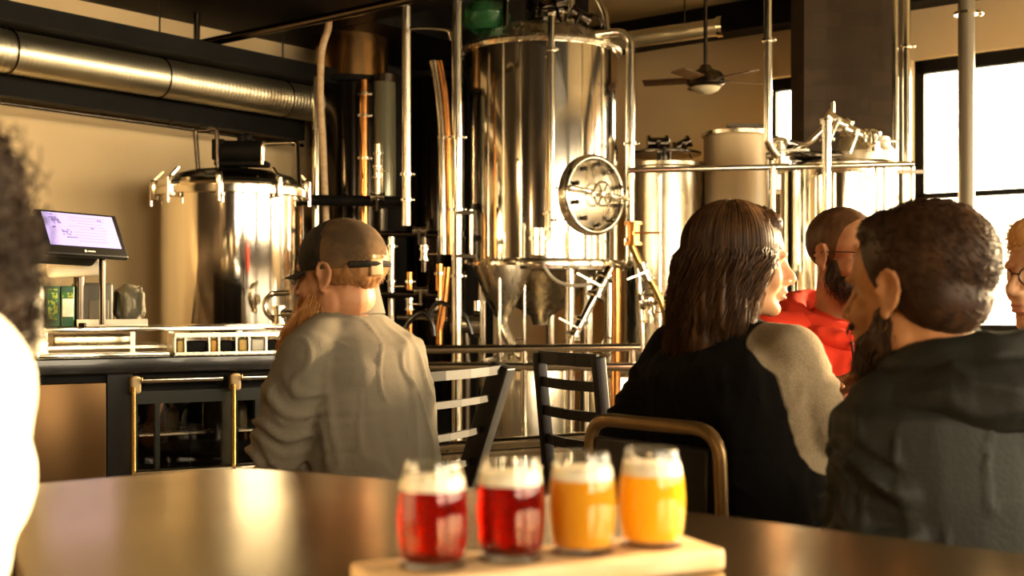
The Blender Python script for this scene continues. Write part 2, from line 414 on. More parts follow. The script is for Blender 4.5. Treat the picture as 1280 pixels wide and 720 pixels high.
def up(px, y0, y1, D): return [at(px, y0, D), at(px, y1, D)]
def to_ceiling(px, py, D, top=3.5): p = at(px, py, D); return [p, V((p.x, p.y, top))]

# --- big fermenter
TX, TY, TR = at(676, 0, 8.0).x, 8.0, .512
zt, zb = at(0, 52, 7.55).z, at(0, 325, 7.6).z
root = thing('fermentation_tank', (TX, TY, 0), 'tall polished stainless tank with round manway door in the middle of the room', 'tank')
g = G(); g.lathe((TX, TY, 0), [(TR, zb), (TR, zt)], 128); g.put('tank_wall', M['steel'], root)
g = G(); g.lathe((TX, TY, zt), [(TR - .002, -.002), (TR + .022, 0), (TR + .03, .018), (TR + .022, .036), (TR, .045), (TR - .02, .05), (TR * .85, .11), (TR * .6, .17), (TR * .3, .205), (.10, .215), (.10, .27), (.0, .27)], 96); g.put('domed_lid', M['steelrough'], root)
g = G(); g.lathe((TX, TY, zb), [(TR - .05, -.062), (TR + .05, -.06), (TR + .058, -.03), (TR + .05, .004), (TR + .002, .012)], 96); g.put('skirt_ring', M['pipe'], root)
g = G(); g.lathe((TX, TY, zb), [(TR - .05, -.05), (TR - .14, -.08), (.2, -.28), (.07, -.36), (.05, -.42), (0, -.42)], 64); g.put('cone', M['steelrough'], root)
for an in (-2.15, -1.2, .2, 1.4, 2.6):
    p = V((TX + cos(an) * (TR - .04), TY + sin(an) * (TR - .04), 0)); g = G(); g.cyl(p, p + V((0, 0, zb - .05)), .03, n=20); g.cyl(p, p + V((0, 0, .02)), .06, n=20); g.put('leg', M['pipe'], root)
# manway
an = R_(-52); nrm = V((cos(an), sin(an), 0)); mz = at(0, 243, 7.55).z; mc = V((TX, TY, mz)) + nrm * (TR - .01)
MX = V((-sin(an), cos(an), 0)); MA = (MX, Z, nrm)
g = G(); g.torus(mc + nrm * .03, .235, .022, ax=MA, n=64, m=12); g.cyl(mc - nrm * .04, mc + nrm * .03, .235, n=64, caps=False)
mw = g.put('manway', M['pipe'], root)
g = G(); g.lathe(mc + nrm * .015, [(.215, 0), (.21, .012), (.15, .03), (.08, .04), (0, .042)], 48, axis=nrm); g.put('manway_door', M['steelrough'], mw)
g = G(); g.seg_box(mc + nrm * .075 - MX * .25 + Z * .03, mc + nrm * .075 + MX * .26 - Z * .02, .045, .03, bev=.006); g.torus(mc + nrm * .11, .075, .008, ax=MA, n=32); g.cyl(mc + nrm * .06, mc + nrm * .12, .014)
for k in range(3):
    q = MX * cos(k * pi / 3) + Z * sin(k * pi / 3); g.cyl(mc + nrm * .11 - q * .075, mc + nrm * .11 + q * .075, .006, n=8)
g.put('door_clamp_bar', M['pipe'], mw)
for k in range(10):
    q = MX * cos(k * pi / 5 + .3) + Z * sin(k * pi / 5 + .3); g = G(); g.cyl(mc + nrm * .03 + q * .19, mc + nrm * .07 + q * .19, .014, n=8); g.sphere(mc + nrm * .075 + q * .19, .016, 8); g.put('door_bolt', M['darksteel'], mw)
g = G(); g.box(mc + MX * .27 + nrm * .03, (.07, .09, .06), ax=(MX, Z, nrm), bev=.01); g.cyl(mc + MX * .29 - Z * .08 + nrm * .04, mc + MX * .29 + Z * .08 + nrm * .04, .014); g.put('hinge', M['pipe'], mw)
# fittings over the lid
top = V((TX, TY, zt + .27))
g = G()
for (dx, dy, h, r) in ((-.05, -.1, .3, .035), (.12, -.15, .22, .03), (.2, .0, .35, .028), (.02, .1, .3, .05)):
    q = top + V((dx, dy, -.06)); g.cyl(q, q + Z * h, r, n=18)
    for k in (.25, .6, .9): g.cyl(q + Z * (h * k - .008), q + Z * (h * k + .008), r * 1.5, n=18)
g.tube([top + V((.2, 0, .26)), top + V((.32, -.1, .2)), top + V((.42, -.14, -.02)), top + V((.44, -.15, -.19))], .02, 12, fillet=.05)
g.tube([top + V((-.05, -.1, .2)), top + V((.12, -.15, .14))], .018, 12); g.put('lid_fittings', M['pipe'], root)
g = G(); valve(g, top + V((.08, -.22, .02)), (1, 0, .3), 1.7); valve(g, top + V((.25, -.24, -.06)), (1, .2, -.5), 1.5); valve(g, top + V((-.04, -.24, -.03)), (0, .2, 1), 1.4)
g.torus(top + V((0.0, -.2, .06)), .07, .008, axis=(0, 1, .4)); g.torus(top + V((.33, -.2, -.1)), .06, .007, axis=(.4, 1, .4)); g.put('lid_valves', M['darksteel'], root)
g = G(); g.lathe(top + V((-.36, -.16, -.14)), [(.10, 0), (.15, .05), (.16, .1), (.12, .17)], 32); g.put('sight_dome', M['glassgreen'], root, label='green glass dome')
g = G(); g.tube([top + V((-.23, -.3, -.17)), top + V((-.23, -.3, .05)), top + V((-.13, -.3, .05))], .02, 10, fillet=.04); g.put('vent_pipe', M['darksteel'], root)
# vertical overflow pipe hugging the tank
pipe_thing('tank_pipe', [at(689, 20, 7.4), at(689, 300, 7.4)], .022, 'slim steel pipe running down the front of the big stainless tank left of its door', clamps=[(at(689, 62, 7.4), Z), (at(689, 235, 7.4), Z)], valves=[(at(689, 276, 7.4), Z, 1.3)])
g = G(); 
for px in (668, 676): g.cyl(at(px, 285, 7.42), at(px, 318, 7.42), .022, n=14); g.cyl(at(px, 296, 7.42), at(px, 300, 7.42), .034, n=14)
g.put('sample_valve', M['pipe'], label='pair of short sampling fittings at the foot of the big tank wall', cat='valve')
pipe_thing('blow_off_pipe', [at(742, 44, 7.7), at(788, 38, 7.7), at(788, 330, 7.7), at(780, 332, 7.8)], .029, 'bent steel pipe arching over the right shoulder of the big tank and down its side', fillet=.12, clamps=[(at(788, 180, 7.7), Z), (at(788, 300, 7.7), Z)])
pipe_thing('front_pipe', [V((*at(571, 0, 6.9).xy, 2.9)), V((*at(571, 0, 6.9).xy, 2.87)), at(571, 428, 6.9), V((*at(571, 0, 6.9).xy, .02))], .029, 'bright steel pipe running ceiling to floor along the left edge of the big tank', clamps=[(at(571, 172, 6.9), Z), (at(571, 262, 6.9), Z), (at(571, 345, 6.9), Z)], n=18)
g = G(); g.box(at(583, 266, 6.86), (.10, .04, .02)); g.cyl(at(589, 262, 6.86), at(589, 322, 6.86), .009); g.box(at(583, 320, 6.86), (.10, .04, .02))
g.put('gauge_bracket', M['pipe'], label='steel level-gauge bracket clamped on the bright pipe left of the big tank', cat='bracket')
# brace tube, hose
pipe_thing('brace_pipe', [at(762, 335, 7.2), at(738, 380, 7.1), at(716, 424, 7.1)], .026, 'steel pipe slanting down under the right side of the big tank', valves=[(at(750, 358, 7.15), at(716, 424, 7.1) - at(762, 335, 7.2), 1.6), (at(722, 410, 7.1), at(716, 424, 7.1) - at(762, 335, 7.2), 1.3)])
pipe_thing('slung_hose', [at(680, 333, 7.3), at(690, 348, 7.25), at(708, 357, 7.2), at(730, 357, 7.15), at(748, 352, 7.15), at(760, 338, 7.2)], .011, 'pale hose looping loosely under the big tank', m='white', fillet=.05, cat='hose')
# small cone vessel under left
c = at(628, 0, 7.6); 
root = thing('hopper', (c.x, c.y, 0), 'pale conical steel hopper showing between the left legs of the big tank', 'hopper')
g = G(); g.lathe((c.x, c.y, 0), [(.02, .98), (.05, 1.0), (.12, 1.14), (.18, 1.28), (.185, 1.315), (0, 1.32)], 48); g.put('cone', M['steelrough'], root)
for an in (.4, 2.5, 4.6):
    p = V((c.x + .15 * cos(an), c.y + .15 * sin(an), 0)); g = G(); g.cyl(p, p + Z * 1.25, .012, n=12); g.put('leg', M['pipe'], root)
g = G(); g.tube([V((c.x, c.y, 1.0)), V((c.x, c.y - .02, .93)), V((c.x + .12, c.y - .05, .70))], .035, 16, fillet=.05); g.put('outlet', M['steelrough'], root)
# low kettles behind the rails
for i, (px, y, r, D, lab) in enumerate(((655, 452, .31, 7.7, 'low round kettle with brownish steel wall behind the rails under the big tank'), (762, 470, .2, 8.0, 'small steel receiver tank standing under the right side of the big tank'))):
    c = at(px, y, D); root = thing('kettle', (c.x, c.y, 0), lab, 'tank')
    g = G(); g.lathe((c.x, c.y, 0), [(0, .12), (r * .9, .14), (r, .2), (r, c.z - .05), (r * .95, c.z), (r * .5, c.z + .05), (0, c.z + .06)], 64); g.put('tank_wall', M['steelrough'], root)
    for an in (.5, 2.6, 4.4):
        p = V((c.x + r * .7 * cos(an), c.y + r * .7 * sin(an), 0)); g = G(); g.cyl(p, p + Z * .16, .02, n=12); g.put('leg', M['pipe'], root)
    g = G(); g.torus((c.x - .03, c.y - r - .01, .8), .06, .006, axis=(0, 1, 0), sx=.6); g.put('handle', M['pipe'], root)

# --- left kettle
kx, ky, kr = at(291, 0, 7.0).x, 7.0, .405
kz = at(0, 236, 6.6).z
root = thing('mash_tun', (kx, ky, 0), 'squat polished steel kettle with clamped lid standing before the cream wall', 'tank')
g = G(); g.lathe((kx, ky, 0), [(kr - .03, .3), (kr, .34), (kr, kz)], 128); g.put('tank_wall', M['steel'], root)
g = G(); g.lathe((kx, ky, kz), [(kr, -.02), (kr + .035, -.015), (kr + .035, .02), (kr + .02, .03), (kr + .028, .045), (kr + .02, .065), (kr - .02, .075)], 96, close=True); g.put('rim', M['pipe'], root)
g = G(); g.lathe((kx, ky, kz + .06), [(kr - .01, 0), (kr - .06, .045), (kr * .6, .075), (kr * .3, .085), (0, .087)], 96); g.put('lid', M['darksteel'], root)
g = G(); p = V((kx, ky, kz + .12)); q = at(258, 200, 6.85)
g.tube([at(248, 216, 6.8), at(244, 163, 6.8), at(257, 164, 6.8), at(271, 160, 6.8), at(272, 216, 6.8)], .013, 10, fillet=.02); g.put('lid_handle', M['darksteel'], root)
g = G(); g.tube([at(328, 206, 6.8), at(328, 180, 6.8), at(372, 178, 6.8), at(374, 232, 6.65)], .013, 10, fillet=.03); g.put('lid_bail', M['pipe'], root)
g = G(); m0 = at(303, 190, 6.85); g.cyl(m0 - V((.11, 0, -.0)), m0 + V((.11, 0, 0)), .065, n=24); g.box(m0 + V((-.13, 0, .01)), (.07, .1, .12), bev=.01); g.cyl(m0 - Z * .1, m0 + Z * .09, .03); g.sphere(m0 + V((.03, 0, .08)), .03); g.box(m0 + V((.0, 0, -.07)), (.3, .12, .03), bev=.01)
g.put('agitator_motor', M['black'], root)
for an in (-3.0, -2.2, -1.5, -.75, -.12):
    d = V((cos(an), sin(an), 0)); q = V((kx, ky, kz + .02)) + d * (kr + .035); g = G(); g.box(q, (.05, .035, .12), rz=an, bev=.006); g.seg_box(q + Z * .06, q + Z * .11 - d * .05, .02, .012); g.cyl(q - Z * .09 + d * .02, q + Z * .05 + d * .02, .01, n=8); g.put('lid_clamp', M['pipe'], root)
for an in (.6, 2.4, 4.0, 5.3):
    p = V((kx + (kr - .06) * cos(an), ky + (kr - .06) * sin(an), 0)); g = G(); g.cyl(p, p + Z * .34, .025, n=14); g.put('leg', M['pipe'], root)
pipe_thing('kettle_pipe', [at(362, 366, 6.5), at(338, 367, 6.5), at(330, 378, 6.5), at(333, 392, 6.5), at(345, 401, 6.5)], .016, 'bent steel outlet pipe at the right foot of the squat kettle', fillet=.04, valves=[(at(349, 394, 6.5), (0, 0, 1), 1.1), (at(362, 392, 6.5), (1, 0, 0), .9)])

# --- dark still column with copper and sight glass
sx, sy, sr = at(440, 0, 8.1).x, 8.1, .24
root = thing('still_column', (sx, sy, 0), 'tall dark still column with copper riser beside the polished tank', 'still')
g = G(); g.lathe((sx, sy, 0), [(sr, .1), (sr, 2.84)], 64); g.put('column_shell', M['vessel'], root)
g = G()
for y in (97, 250, 292, 330): z = at(0, y, 7.86).z; g.lathe((sx, sy, z), [(sr, -.02), (sr + .05, -.018), (sr + .05, .018), (sr, .02)], 48)
g.put('flange', M['black'], root)
g = G(); zA = at(0, 96, 7.86).z; g.lathe((sx, sy, zA), [(sr + .004, .02), (sr + .004, .42)], 64); g.put('upper_jacket', mat('bronze_jacket', (.32, .17, .06), .22, 1.), root, label='bronze-toned upper jacket')
pipe_thing('copper_riser', [at(455, 100, 7.7), at(455, 395, 7.7)], .028, 'copper pipe with clamps in front of the dark still column', m='copper', clamps=[(at(455, y, 7.7), Z) for y in (118, 145, 198, 300)], n=16)
c0_, c1_ = at(481, 102, 7.75), at(481, 250, 7.75)
root = thing('sight_glass', (c0_.x, c0_.y, c1_.z), 'tall grey-green sight glass tube right of the copper pipe', 'gauge')
g = G(); g.cyl(c1_, c0_, .072, n=32); g.put('tube', mat('smoky_glass', (.20, .19, .12), .12, 0.3, coat=.5), root)
g = G(); g.cyl(c0_ - Z * .01, c0_ + Z * .04, .085, n=32); g.put('cap', M['darksteel'], root)
g = G(); g.cyl(c1_ - Z * .05, c1_ + Z * .01, .085, n=32); g.put('cap', M['darksteel'], root)
# second dark vessel beside it
vx = at(545, 0, 8.6)
root = thing('dark_vessel', (vx.x, vx.y, 0), 'tall black cylindrical vessel squeezed between still column and polished tank', 'tank')
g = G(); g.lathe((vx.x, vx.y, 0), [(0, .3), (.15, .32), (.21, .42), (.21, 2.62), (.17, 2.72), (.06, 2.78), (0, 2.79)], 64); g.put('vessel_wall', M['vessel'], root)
for an in (.6, 2.6, 4.7):
    p = V((vx.x + .15 * cos(an), vx.y + .15 * sin(an), 0)); g = G(); g.cyl(p, p + Z * .4, .025, n=12); g.put('leg', M['darksteel'], root)
g = G()
for y in (92, 292): g.lathe((vx.x, vx.y, at(0, y, 8.4).z), [(.21, -.02), (.24, -.018), (.24, .018), (.21, .02)], 48)
g.put('band', M['black'], root)
# black backing column left of the still
g = G(); p = at(404, 0, 8.12); g.box((p.x, p.y, 1.43), (.07, .1, 2.85)); g.put('steel_post', M['black'], smooth=False, label='black square post behind the still column at the end of the cream wall', cat='post')
g = G(); slab(g, .03, .06, 1.3, 3.0, .0, 2.85); g.put('backing_panel', M['black'], smooth=False, label='tall black panel on the wall behind the dark vessels', cat='panel')
# pipes
D = 7.2
pipe_thing('riser_pipe', [V((*at(508, 0, D).xy, 2.86)), at(508, 282, D)], .026, 'dull steel pipe dropping from the black ceiling left of the dark vessel', m='steelrough', clamps=[(at(508, 218, D), Z), (at(508, 250, D), Z)])
pipe_thing('cream_hose', [V((*at(411, 0, 7.5).xy, 2.86)), at(411, 34, 7.5), at(402, 60, 7.5), at(400, 110, 7.5), at(404, 190, 7.5), at(408, 290, 7.5)], .022, 'cream-coloured hose hanging down left of the dark still column', m='wood', fillet=.1, cat='hose')
pipe_thing('supply_pipe', [at(395, 96, 7.55), at(395, 300, 7.55)], .022, 'straight dull pipe just left of the cream hose', m='pipe', clamps=[(at(395, 160, 7.55), Z)])
pipe_thing('twin_pipe', [at(541, 76, 7.6), at(547, 110, 7.6), at(552, 160, 7.6), at(554, 318, 7.6)], .022, 'left one of two close pipes in front of the black vessel', m='pipe', fillet=.1, clamps=[(at(553, 172, 7.6), Z)])
pipe_thing('twin_pipe', [at(549, 76, 7.5), at(556, 110, 7.5), at(560, 160, 7.5), at(563, 318, 7.5)], .02, 'right one of two close pipes in front of the black vessel', m='copper', fillet=.1, clamps=[(at(562, 172, 7.5), Z)])
pipe_thing('gas_line', [at(512, 36, 7.1), at(540, 35, 7.1), at(562, 38, 7.1), at(565, 50, 7.1)], .011, 'thin line bowing across above the black vessel', m='pipe', fillet=.1)
for i, (y, x0, x1, D_, r_, m_, lab) in enumerate((
        (250, 380, 512, 7.35, .034, 'black', 'black horizontal manifold bar behind the capped man head, upper one'),
        (292, 470, 548, 7.3, .02, 'darksteel', 'short dark horizontal pipe below the upper black manifold bar'),
        (320, 355, 420, 7.3, .03, 'black', 'black horizontal bar behind the brim of the cap'),
        (367, 476, 548, 7.25, .028, 'darksteel', 'dark pipe level with the capped man neck'),
        (396, 496, 560, 7.2, .016, 'pipe', 'thin bright pipe right of the capped man collar'))):
    pipe_thing('manifold_pipe', [at(x0, y, D_), at(x1, y + 2, D_)], r_, lab, m=m_, valves=[(at((x0 * .3 + x1 * .7), y - 4, D_ - .05), (1, 0, 0), .9)])
for i, (px, y0, y1, m_, r_, lab) in enumerate(((489, 296, 420, 'steelrough', .02, 'dull vertical pipe right behind the capped man'), (512, 340, 420, 'copper', .018, 'short copper vertical pipe low beside the black vessel'), (530, 296, 340, 'darksteel', .016, 'short dark vertical pipe under the thin horizontal line'), (549, 330, 430, 'copper', .022, 'copper vertical pipe beside the bright ceiling-to-floor pipe'), (472, 180, 250, 'steelrough', .018, 'stub of dull pipe above the upper manifold bar'))):
    pipe_thing('vertical_pipe', up(px, y0, y1, 7.3), r_, lab, m=m_, clamps=[(at(px, y0 + 12, 7.3), Z)], valves=[(at(px, (y0 + y1) / 2, 7.25), Z, .8)])
pipe_thing('slanted_pipe', [at(559, 334, 7.1), at(556, 370, 7.1), at(549, 412, 7.1)], .022, 'slanted brownish pipe beside the bright ceiling-to-floor pipe', m='copper')
pipe_thing('lower_hose', [at(536, 398, 7.0), at(545, 376, 7.0), at(562, 382, 6.95), at(583, 394, 6.95), at(590, 418, 6.95)], .014, 'dark rubber hose curling under the left edge of the big tank', m='blackgloss', fillet=.08, cat='hose')
pipe_thing('lower_hose', [at(497, 430, 7.0), at(512, 400, 7.0), at(530, 388, 6.95), at(541, 402, 6.95), at(543, 420, 6.95)], .014, 'dark rubber hose looping beside the collar of the capped man', m='blackgloss', fillet=.08, cat='hose')
# pump cluster
c = at(582, 405, 7.3)
root = thing('transfer_pump', (c.x, c.y, 0), 'small steel pump on a stand below the left edge of the big tank', 'pump')
g = G(); g.cyl(c - V((.09, 0, 0)), c + V((.05, 0, 0)), .06, n=24); g.cyl(c + V((.05, 0, 0)), c + V((.09, 0, 0)), .085, n=24); g.cyl(c + V((.07, 0, 0)), c + V((.07, 0, .14)), .022); g.put('pump_body', M['pipe'], root)
g = G(); g.cyl(V((c.x, c.y, 0)), c - Z * .05, .03, n=14); g.cyl(V((c.x, c.y, 0)), V((c.x, c.y, .02)), .12, n=24); g.put('stand', M['darksteel'], root)

# --- steel guard rails in front of the brewhouse
def rails(name, pairs, posts, label, r=.022, D=6.6):
    root = thing(name, (at(posts[0], 0, D).x, D, 0), label, 'railing')
    for (x0, y0, D0, x1, y1, D1, rr) in pairs:
        g = G(); g.tube([at(x0, y0, D0), at(x1, y1, D1)], rr, 14); g.put('rail', M['pipe'], root)
    for px in posts:
        p = at(px, 0, D); g = G(); g.cyl((p.x, p.y, 0), (p.x, p.y, at(0, 434, D).z), .02, n=14); g.put('post', M['pipe'], root)
    return root
rails('guard_rail', [(520, 437, 6.6, 800, 434, 6.6, .024), (520, 458, 6.6, 800, 458, 6.6, .026)], (655, 712, 790), 'bright steel double guard rail running below the big tank')
root = thing('floor_manifold', at(660, 560, 6.3), 'pair of bright low pipes behind the ladder-back chair', 'pipe')
for (a_, b_) in ((at(525, 560, 6.3), at(800, 541, 6.3)), (at(525, 572, 6.3), at(800, 553, 6.3))):
    g = G(); g.tube([a_, b_], .026, 14); g.put('pipe_body', M['pipe'], root)
for px in (560, 680, 780):
    p = at(px, 0, 6.3); g = G(); g.cyl((p.x, p.y, 0), (p.x, p.y, .36), .015); g.put('support', M['darksteel'], root)
# --- right of the tank: hoses and pipes
g = G()
pipe_thing('drain_hose', [at(786, 296, 7.0), at(797, 325, 7.0), at(815, 352, 7.0), at(832, 388, 7.0), at(834, 440, 7.0)], .022, 'brass-coloured hose sloping down right of the big tank', m='brass', fillet=.1, cat='hose', valves=[(at(806, 340, 6.98), (.4, 0, -1), 1.2)])
pipe_thing('drain_hose', [at(790, 300, 7.1), at(797, 340, 7.1), at(802, 400, 7.1), at(803, 440, 7.1)], .016, 'thin steel hose hanging straight beside the brass-coloured hose', m='pipe', fillet=.1, cat='hose')
c = at(792, 292, 7.0); g = G(); valve(g, c, (0, 0, 1), 1.5); g.sphere(c + Z * .03, .04); g.put('tap_head', M['copper'], label='copper-coloured tap head at the top of the sloping hoses', cat='tap')
c = at(812, 375, 7.1); g = G(); valve(g, c, (1, 0, .2), 1.4); valve(g, c - Z * .07, (0, 0, 1), 1.4); g.torus(c + V((0, -.05, .02)), .05, .008, axis=(0, 1, 0)); g.put('butterfly_valve', M['pipe'], label='steel butterfly valve cluster between the sloping hoses', cat='valve')
pipe_thing('floor_pipe', [at(734, 336, 7.9), V((*at(734, 0, 7.9).xy, 0.02))], .035, 'thick steel downpipe under the right side of the big tank', m='pipe')
pipe_thing('floor_pipe', [at(770, 336, 7.7), V((*at(770, 0, 7.7).xy, 0.02))], .03, 'copper-tinted downpipe at the right edge of the big tank', m='copper')

# --- tanks on the right
def tank(name, px, D, wpx, ytop, label, dome=.1, m='steel', zlow=.35):
    c = at(px, 0, D); r = wpx / 2 / FPX * D; zt = at(0, ytop, D - r).z
    root = thing(name, (c.x, c.y, 0), label, 'tank')
    g = G(); g.lathe((c.x, c.y, 0), [(r * .5, zlow - .1), (r, zlow), (r, zt)], 96); g.put('tank_wall', M[m], root)
    g = G(); g.lathe((c.x, c.y, zt), [(r, -.01), (r + .02, 0), (r + .02, .025), (r, .03), (r * .8, dome * .6), (r * .4, dome * .95), (0, dome)], 96); g.put('domed_lid', M['steelrough'], root)
    for an in (.5, 2.2, 3.9, 5.4):
        p = V((c.x + r * .75 * cos(an), c.y + r * .75 * sin(an), 0)); g = G(); g.cyl(p, p + Z * zlow, .025, n=12); g.put('leg', M['pipe'], root)
    return root, V((c.x, c.y, zt)), r
root, c, r = tank('brite_tank', 1048, 7.8, 142, 207, 'bright stainless tank with valve-covered lid before the dark brick column', dome=.09)
g = G()
q = c + V((.14, -.1, .05)); g.lathe(q, [(.20, 0), (.20, .06), (.16, .10), (.155, .15), (.15, .155), (0, .16)], 40); g.put('lid_neck', mat('satin_neck', (.8, .73, .58), .4, .8), root)
g = G(); h0 = at(970, 185, 7.5)
g.tube([at(958, 195, 7.6), at(985, 192, 7.6), at(1010, 180, 7.5), at(1030, 160, 7.5), at(1040, 145, 7.5)], .022, 12, fillet=.05)
g.tube([at(1036, 142, 7.5), at(1055, 158, 7.5), at(1078, 172, 7.5), at(1092, 180, 7.5)], .03, 12, fillet=.05)
valve(g, at(1045, 152, 7.45), (1, 0, -.5), 1.5); valve(g, at(1068, 166, 7.45), (1, 0, -.4), 1.5); valve(g, at(975, 190, 7.5), (0, 0, 1), 1.6); valve(g, at(1092, 178, 7.45), (0, 0, 1), 1.3); valve(g, at(1034, 165, 7.5), (0, 0, 1), 1.3)
g.torus(at(1090, 172, 7.4), .045, .008, axis=(0, 1, .2)); g.torus(at(974, 178, 7.45), .05, .008, axis=(0, .5, 1)); g.cyl(at(1041, 128, 7.5), at(1041, 150, 7.5), .012); g.cyl(at(1066, 152, 7.45), at(1058, 168, 7.45), .01)
g.put('lid_valves', M['pipe'], root)
g = G(); g.torus(c + V((-.28, -.1, .13)), .13, .012, axis=(.3, -.3, 1)); g.box(c + V((-.15, -.1, .09)), (.36, .2, .05), bev=.02); g.seg_box(at(962, 170, 7.6), at(1010, 182, 7.5), .05, .02); g.put('lid_hatch', M['darksteel'], root)
root, c, r = tank('storage_tank', 920, 8.6, 80, 165, 'tall pale cylindrical tank standing against the cream back wall', dome=.03, m='creamtank')
g = G(); g.box(c + V((.05, -.1, .06)), (.26, .1, .02)); g.put('lid_bar', M['darksteel'], root)
root, c, r = tank('lidded_tank', 830, 8.7, 100, 205, 'wide low tank with dark raised lid right of the big tank', dome=.05, m='steelrough')
g = G(); g.lathe(c + Z * .10, [(0, .03), (.2, .03), (.27, .01), (.27, -.005), (0, -.01)], 48); g.cyl(c + Z * .03, c + Z * .1, .05); g.put('raised_lid', M['darksteel'], root)
g = G(); valve(g, c + V((-.06, -.1, .17)), (1, 0, 0), 1.6); valve(g, c + V((.12, -.1, .16)), (1, 0, .5), 1.3); g.cyl(c + V((0, -.1, .12)), c + V((0, -.1, .2)), .03); g.put('lid_valves', M['darksteel'], root)
# catwalk rail + glass-block room behind
root = thing('catwalk_rail', at(960, 400, 7.3), 'long horizontal steel rail crossing in front of the right-hand tanks', 'railing')
g = G(); g.tube([at(786, 213, 7.4), at(1142, 205, 7.3)], .018, 12); g.put('rail', M['pipe'], root)
for px in (966, 1106, 1140):
    p = at(px, 208, 7.33); g = G(); g.cyl((p.x, p.y, 0), p, .016, n=12); g.put('post', M['pipe'], root)
p = at(1138, 215, 7.3); g = G(); g.box(p, (.16, .05, .02)); g.put('end_plate', M['darksteel'], root)
root = thing('cold_room_wall', at(880, 400, 9.3), 'pale panelled cold-room wall behind the right-hand tanks', 'partition')
a_, b_ = V((*at(790, 0, 10.1).xy, 0)), V((*at(1000, 0, 9.2).xy, 0)); d = (b_ - a_).normalized()
g = G(); g.seg_box(a_ + Z * .98, b_ + Z * .98, .05, 1.95); g.put('panel', mat('pale_panel', (.72, .55, .30), .4), root, smooth=False)
for t in (.02, .18, .36, .54, .72, .9):
    q = a_.lerp(b_, t) + V((-.02, -.04, 0)); g = G(); g.box(q + Z * .98, (.02, .02, 1.95)); g.put('mullion', M['steelrough'], root, smooth=False)
g = G()
for z in (.6, 1.25, 1.93): g.seg_box(a_ + V((-.02, -.05, z)), b_ + V((-.02, -.05, z)), .03, .03)
g.put('cross_rail', M['steelrough'], root, smooth=False)
pipe_thing('mid_pipe', [at(824, 218, 7.5), V((*at(824, 0, 7.5).xy, .02))], .018, 'thin bright upright pipe left of the long-haired woman')
root = pipe_thing('service_pipe', [V((*at(960, 0, 7.0).xy, 3.49)), at(960, 180, 7.0), at(970, 194, 7.1)], .024, 'pale pipe dropping from the ceiling to the bright tank before the small window', fillet=.03, clamps=[(at(960, 50, 7), Z)])
pipe_thing('service_pipe', [at(1033, 148, 7.2), V((*at(1033, 0, 7.2).xy, .02))], .026, 'upright pipe standing in front of the bright tank middle', clamps=[(at(1033, 150, 7.2), Z)])
pipe_thing('column_pipe', [V((*at(1119, 0, 8.1).xy, 3.49)), V((*at(1119, 0, 8.1).xy, .02))], .022, 'pipe on the brick column edge, left one of the pair')
pipe_thing('column_pipe', [V((*at(1133, 0, 8.1).xy, 3.49)), V((*at(1133, 0, 8.1).xy, .02))], .03, 'pipe on the brick column edge, right one of the pair', clamps=[(at(1133, 58, 8.1), Z)])
p = at(1208, 0, 7.2)
pipe_thing('steel_pole', [V((p.x, p.y, 3.49)), V((p.x, p.y, .0))], .048, 'thick grey pole standing in front of the large window', m='greypole', clamps=[(at(1208, 17, 7.2), Z)], cat='pole', n=24)
# ============================================================ back bar on the left
A = V((-1.593, 4.05, 0)); E = V((.888, .46, 0)).normalized(); N = V((.46, -.888, 0)).normalized(); BAX = (E, -N, Z)
def s_of(px, d=0.):
    o = A - N * d; k = (px - 640) / FPX
    return (k * o.y - o.x) / (E.x - k * E.y)
def cb(px, d, z): return A + E * s_of(px, d) - N * d + Z * z
def cbox(g, px0, px1, d0, d1, z0, z1, bev=0.):
    s0, s1 = s_of(px0, d0), s_of(px1, d0)
    g.box(A + E * ((s0 + s1) / 2) - N * ((d0 + d1) / 2) + Z * ((z0 + z1) / 2), (s1 - s0, d1 - d0, z1 - z0), ax=BAX, bev=bev); return g
def zy(py, d=0.): return CAMZ + (375 - py) / FPX * (4.2 + d)
g = G(); cbox(g, -160, 470, -.03, .75, .845, .902, .006)
g.put('worktop', mat('black_stone', (.008, .007, .006), .25, coat=.2, col2=(.014, .011, .008), ns=12), label='long black polished bar worktop behind the capped man', cat='worktop')
root = thing('bar_cabinet', cb(0, .3, 0), 'brown metal-fronted bar cabinet at the left end under the worktop', 'cabinet')
g = G(); cbox(g, -160, 134, .02, .7, .0, .844); g.put('carcass', M['black'], root, smooth=False)
g = G(); cbox(g, 20, 133, .0, .018, .12, .815, .003); g.put('door', mat('brown_sheet', (.10, .054, .019), .3, .8, col2=(.10, .052, .018), ns=4, stretch=(1, 1, .1)), root)
g = G(); cbox(g, -160, 17, .0, .018, .12, .815, .003); g.put('door', mat('brown_sheet_b', (.18, .10, .035), .3, .8), root)
root = thing('bar_divider', cb(148, .3, 0), 'plain black upright panel between the brown cabinet and the glass-door fridges', 'panel')
g = G(); cbox(g, 134.5, 166, .0, .7, 0, .844); g.put('panel', M['darkplastic'], root, smooth=False)
shelfin = mat('fridge_inside', (.03, .028, .02), .5)
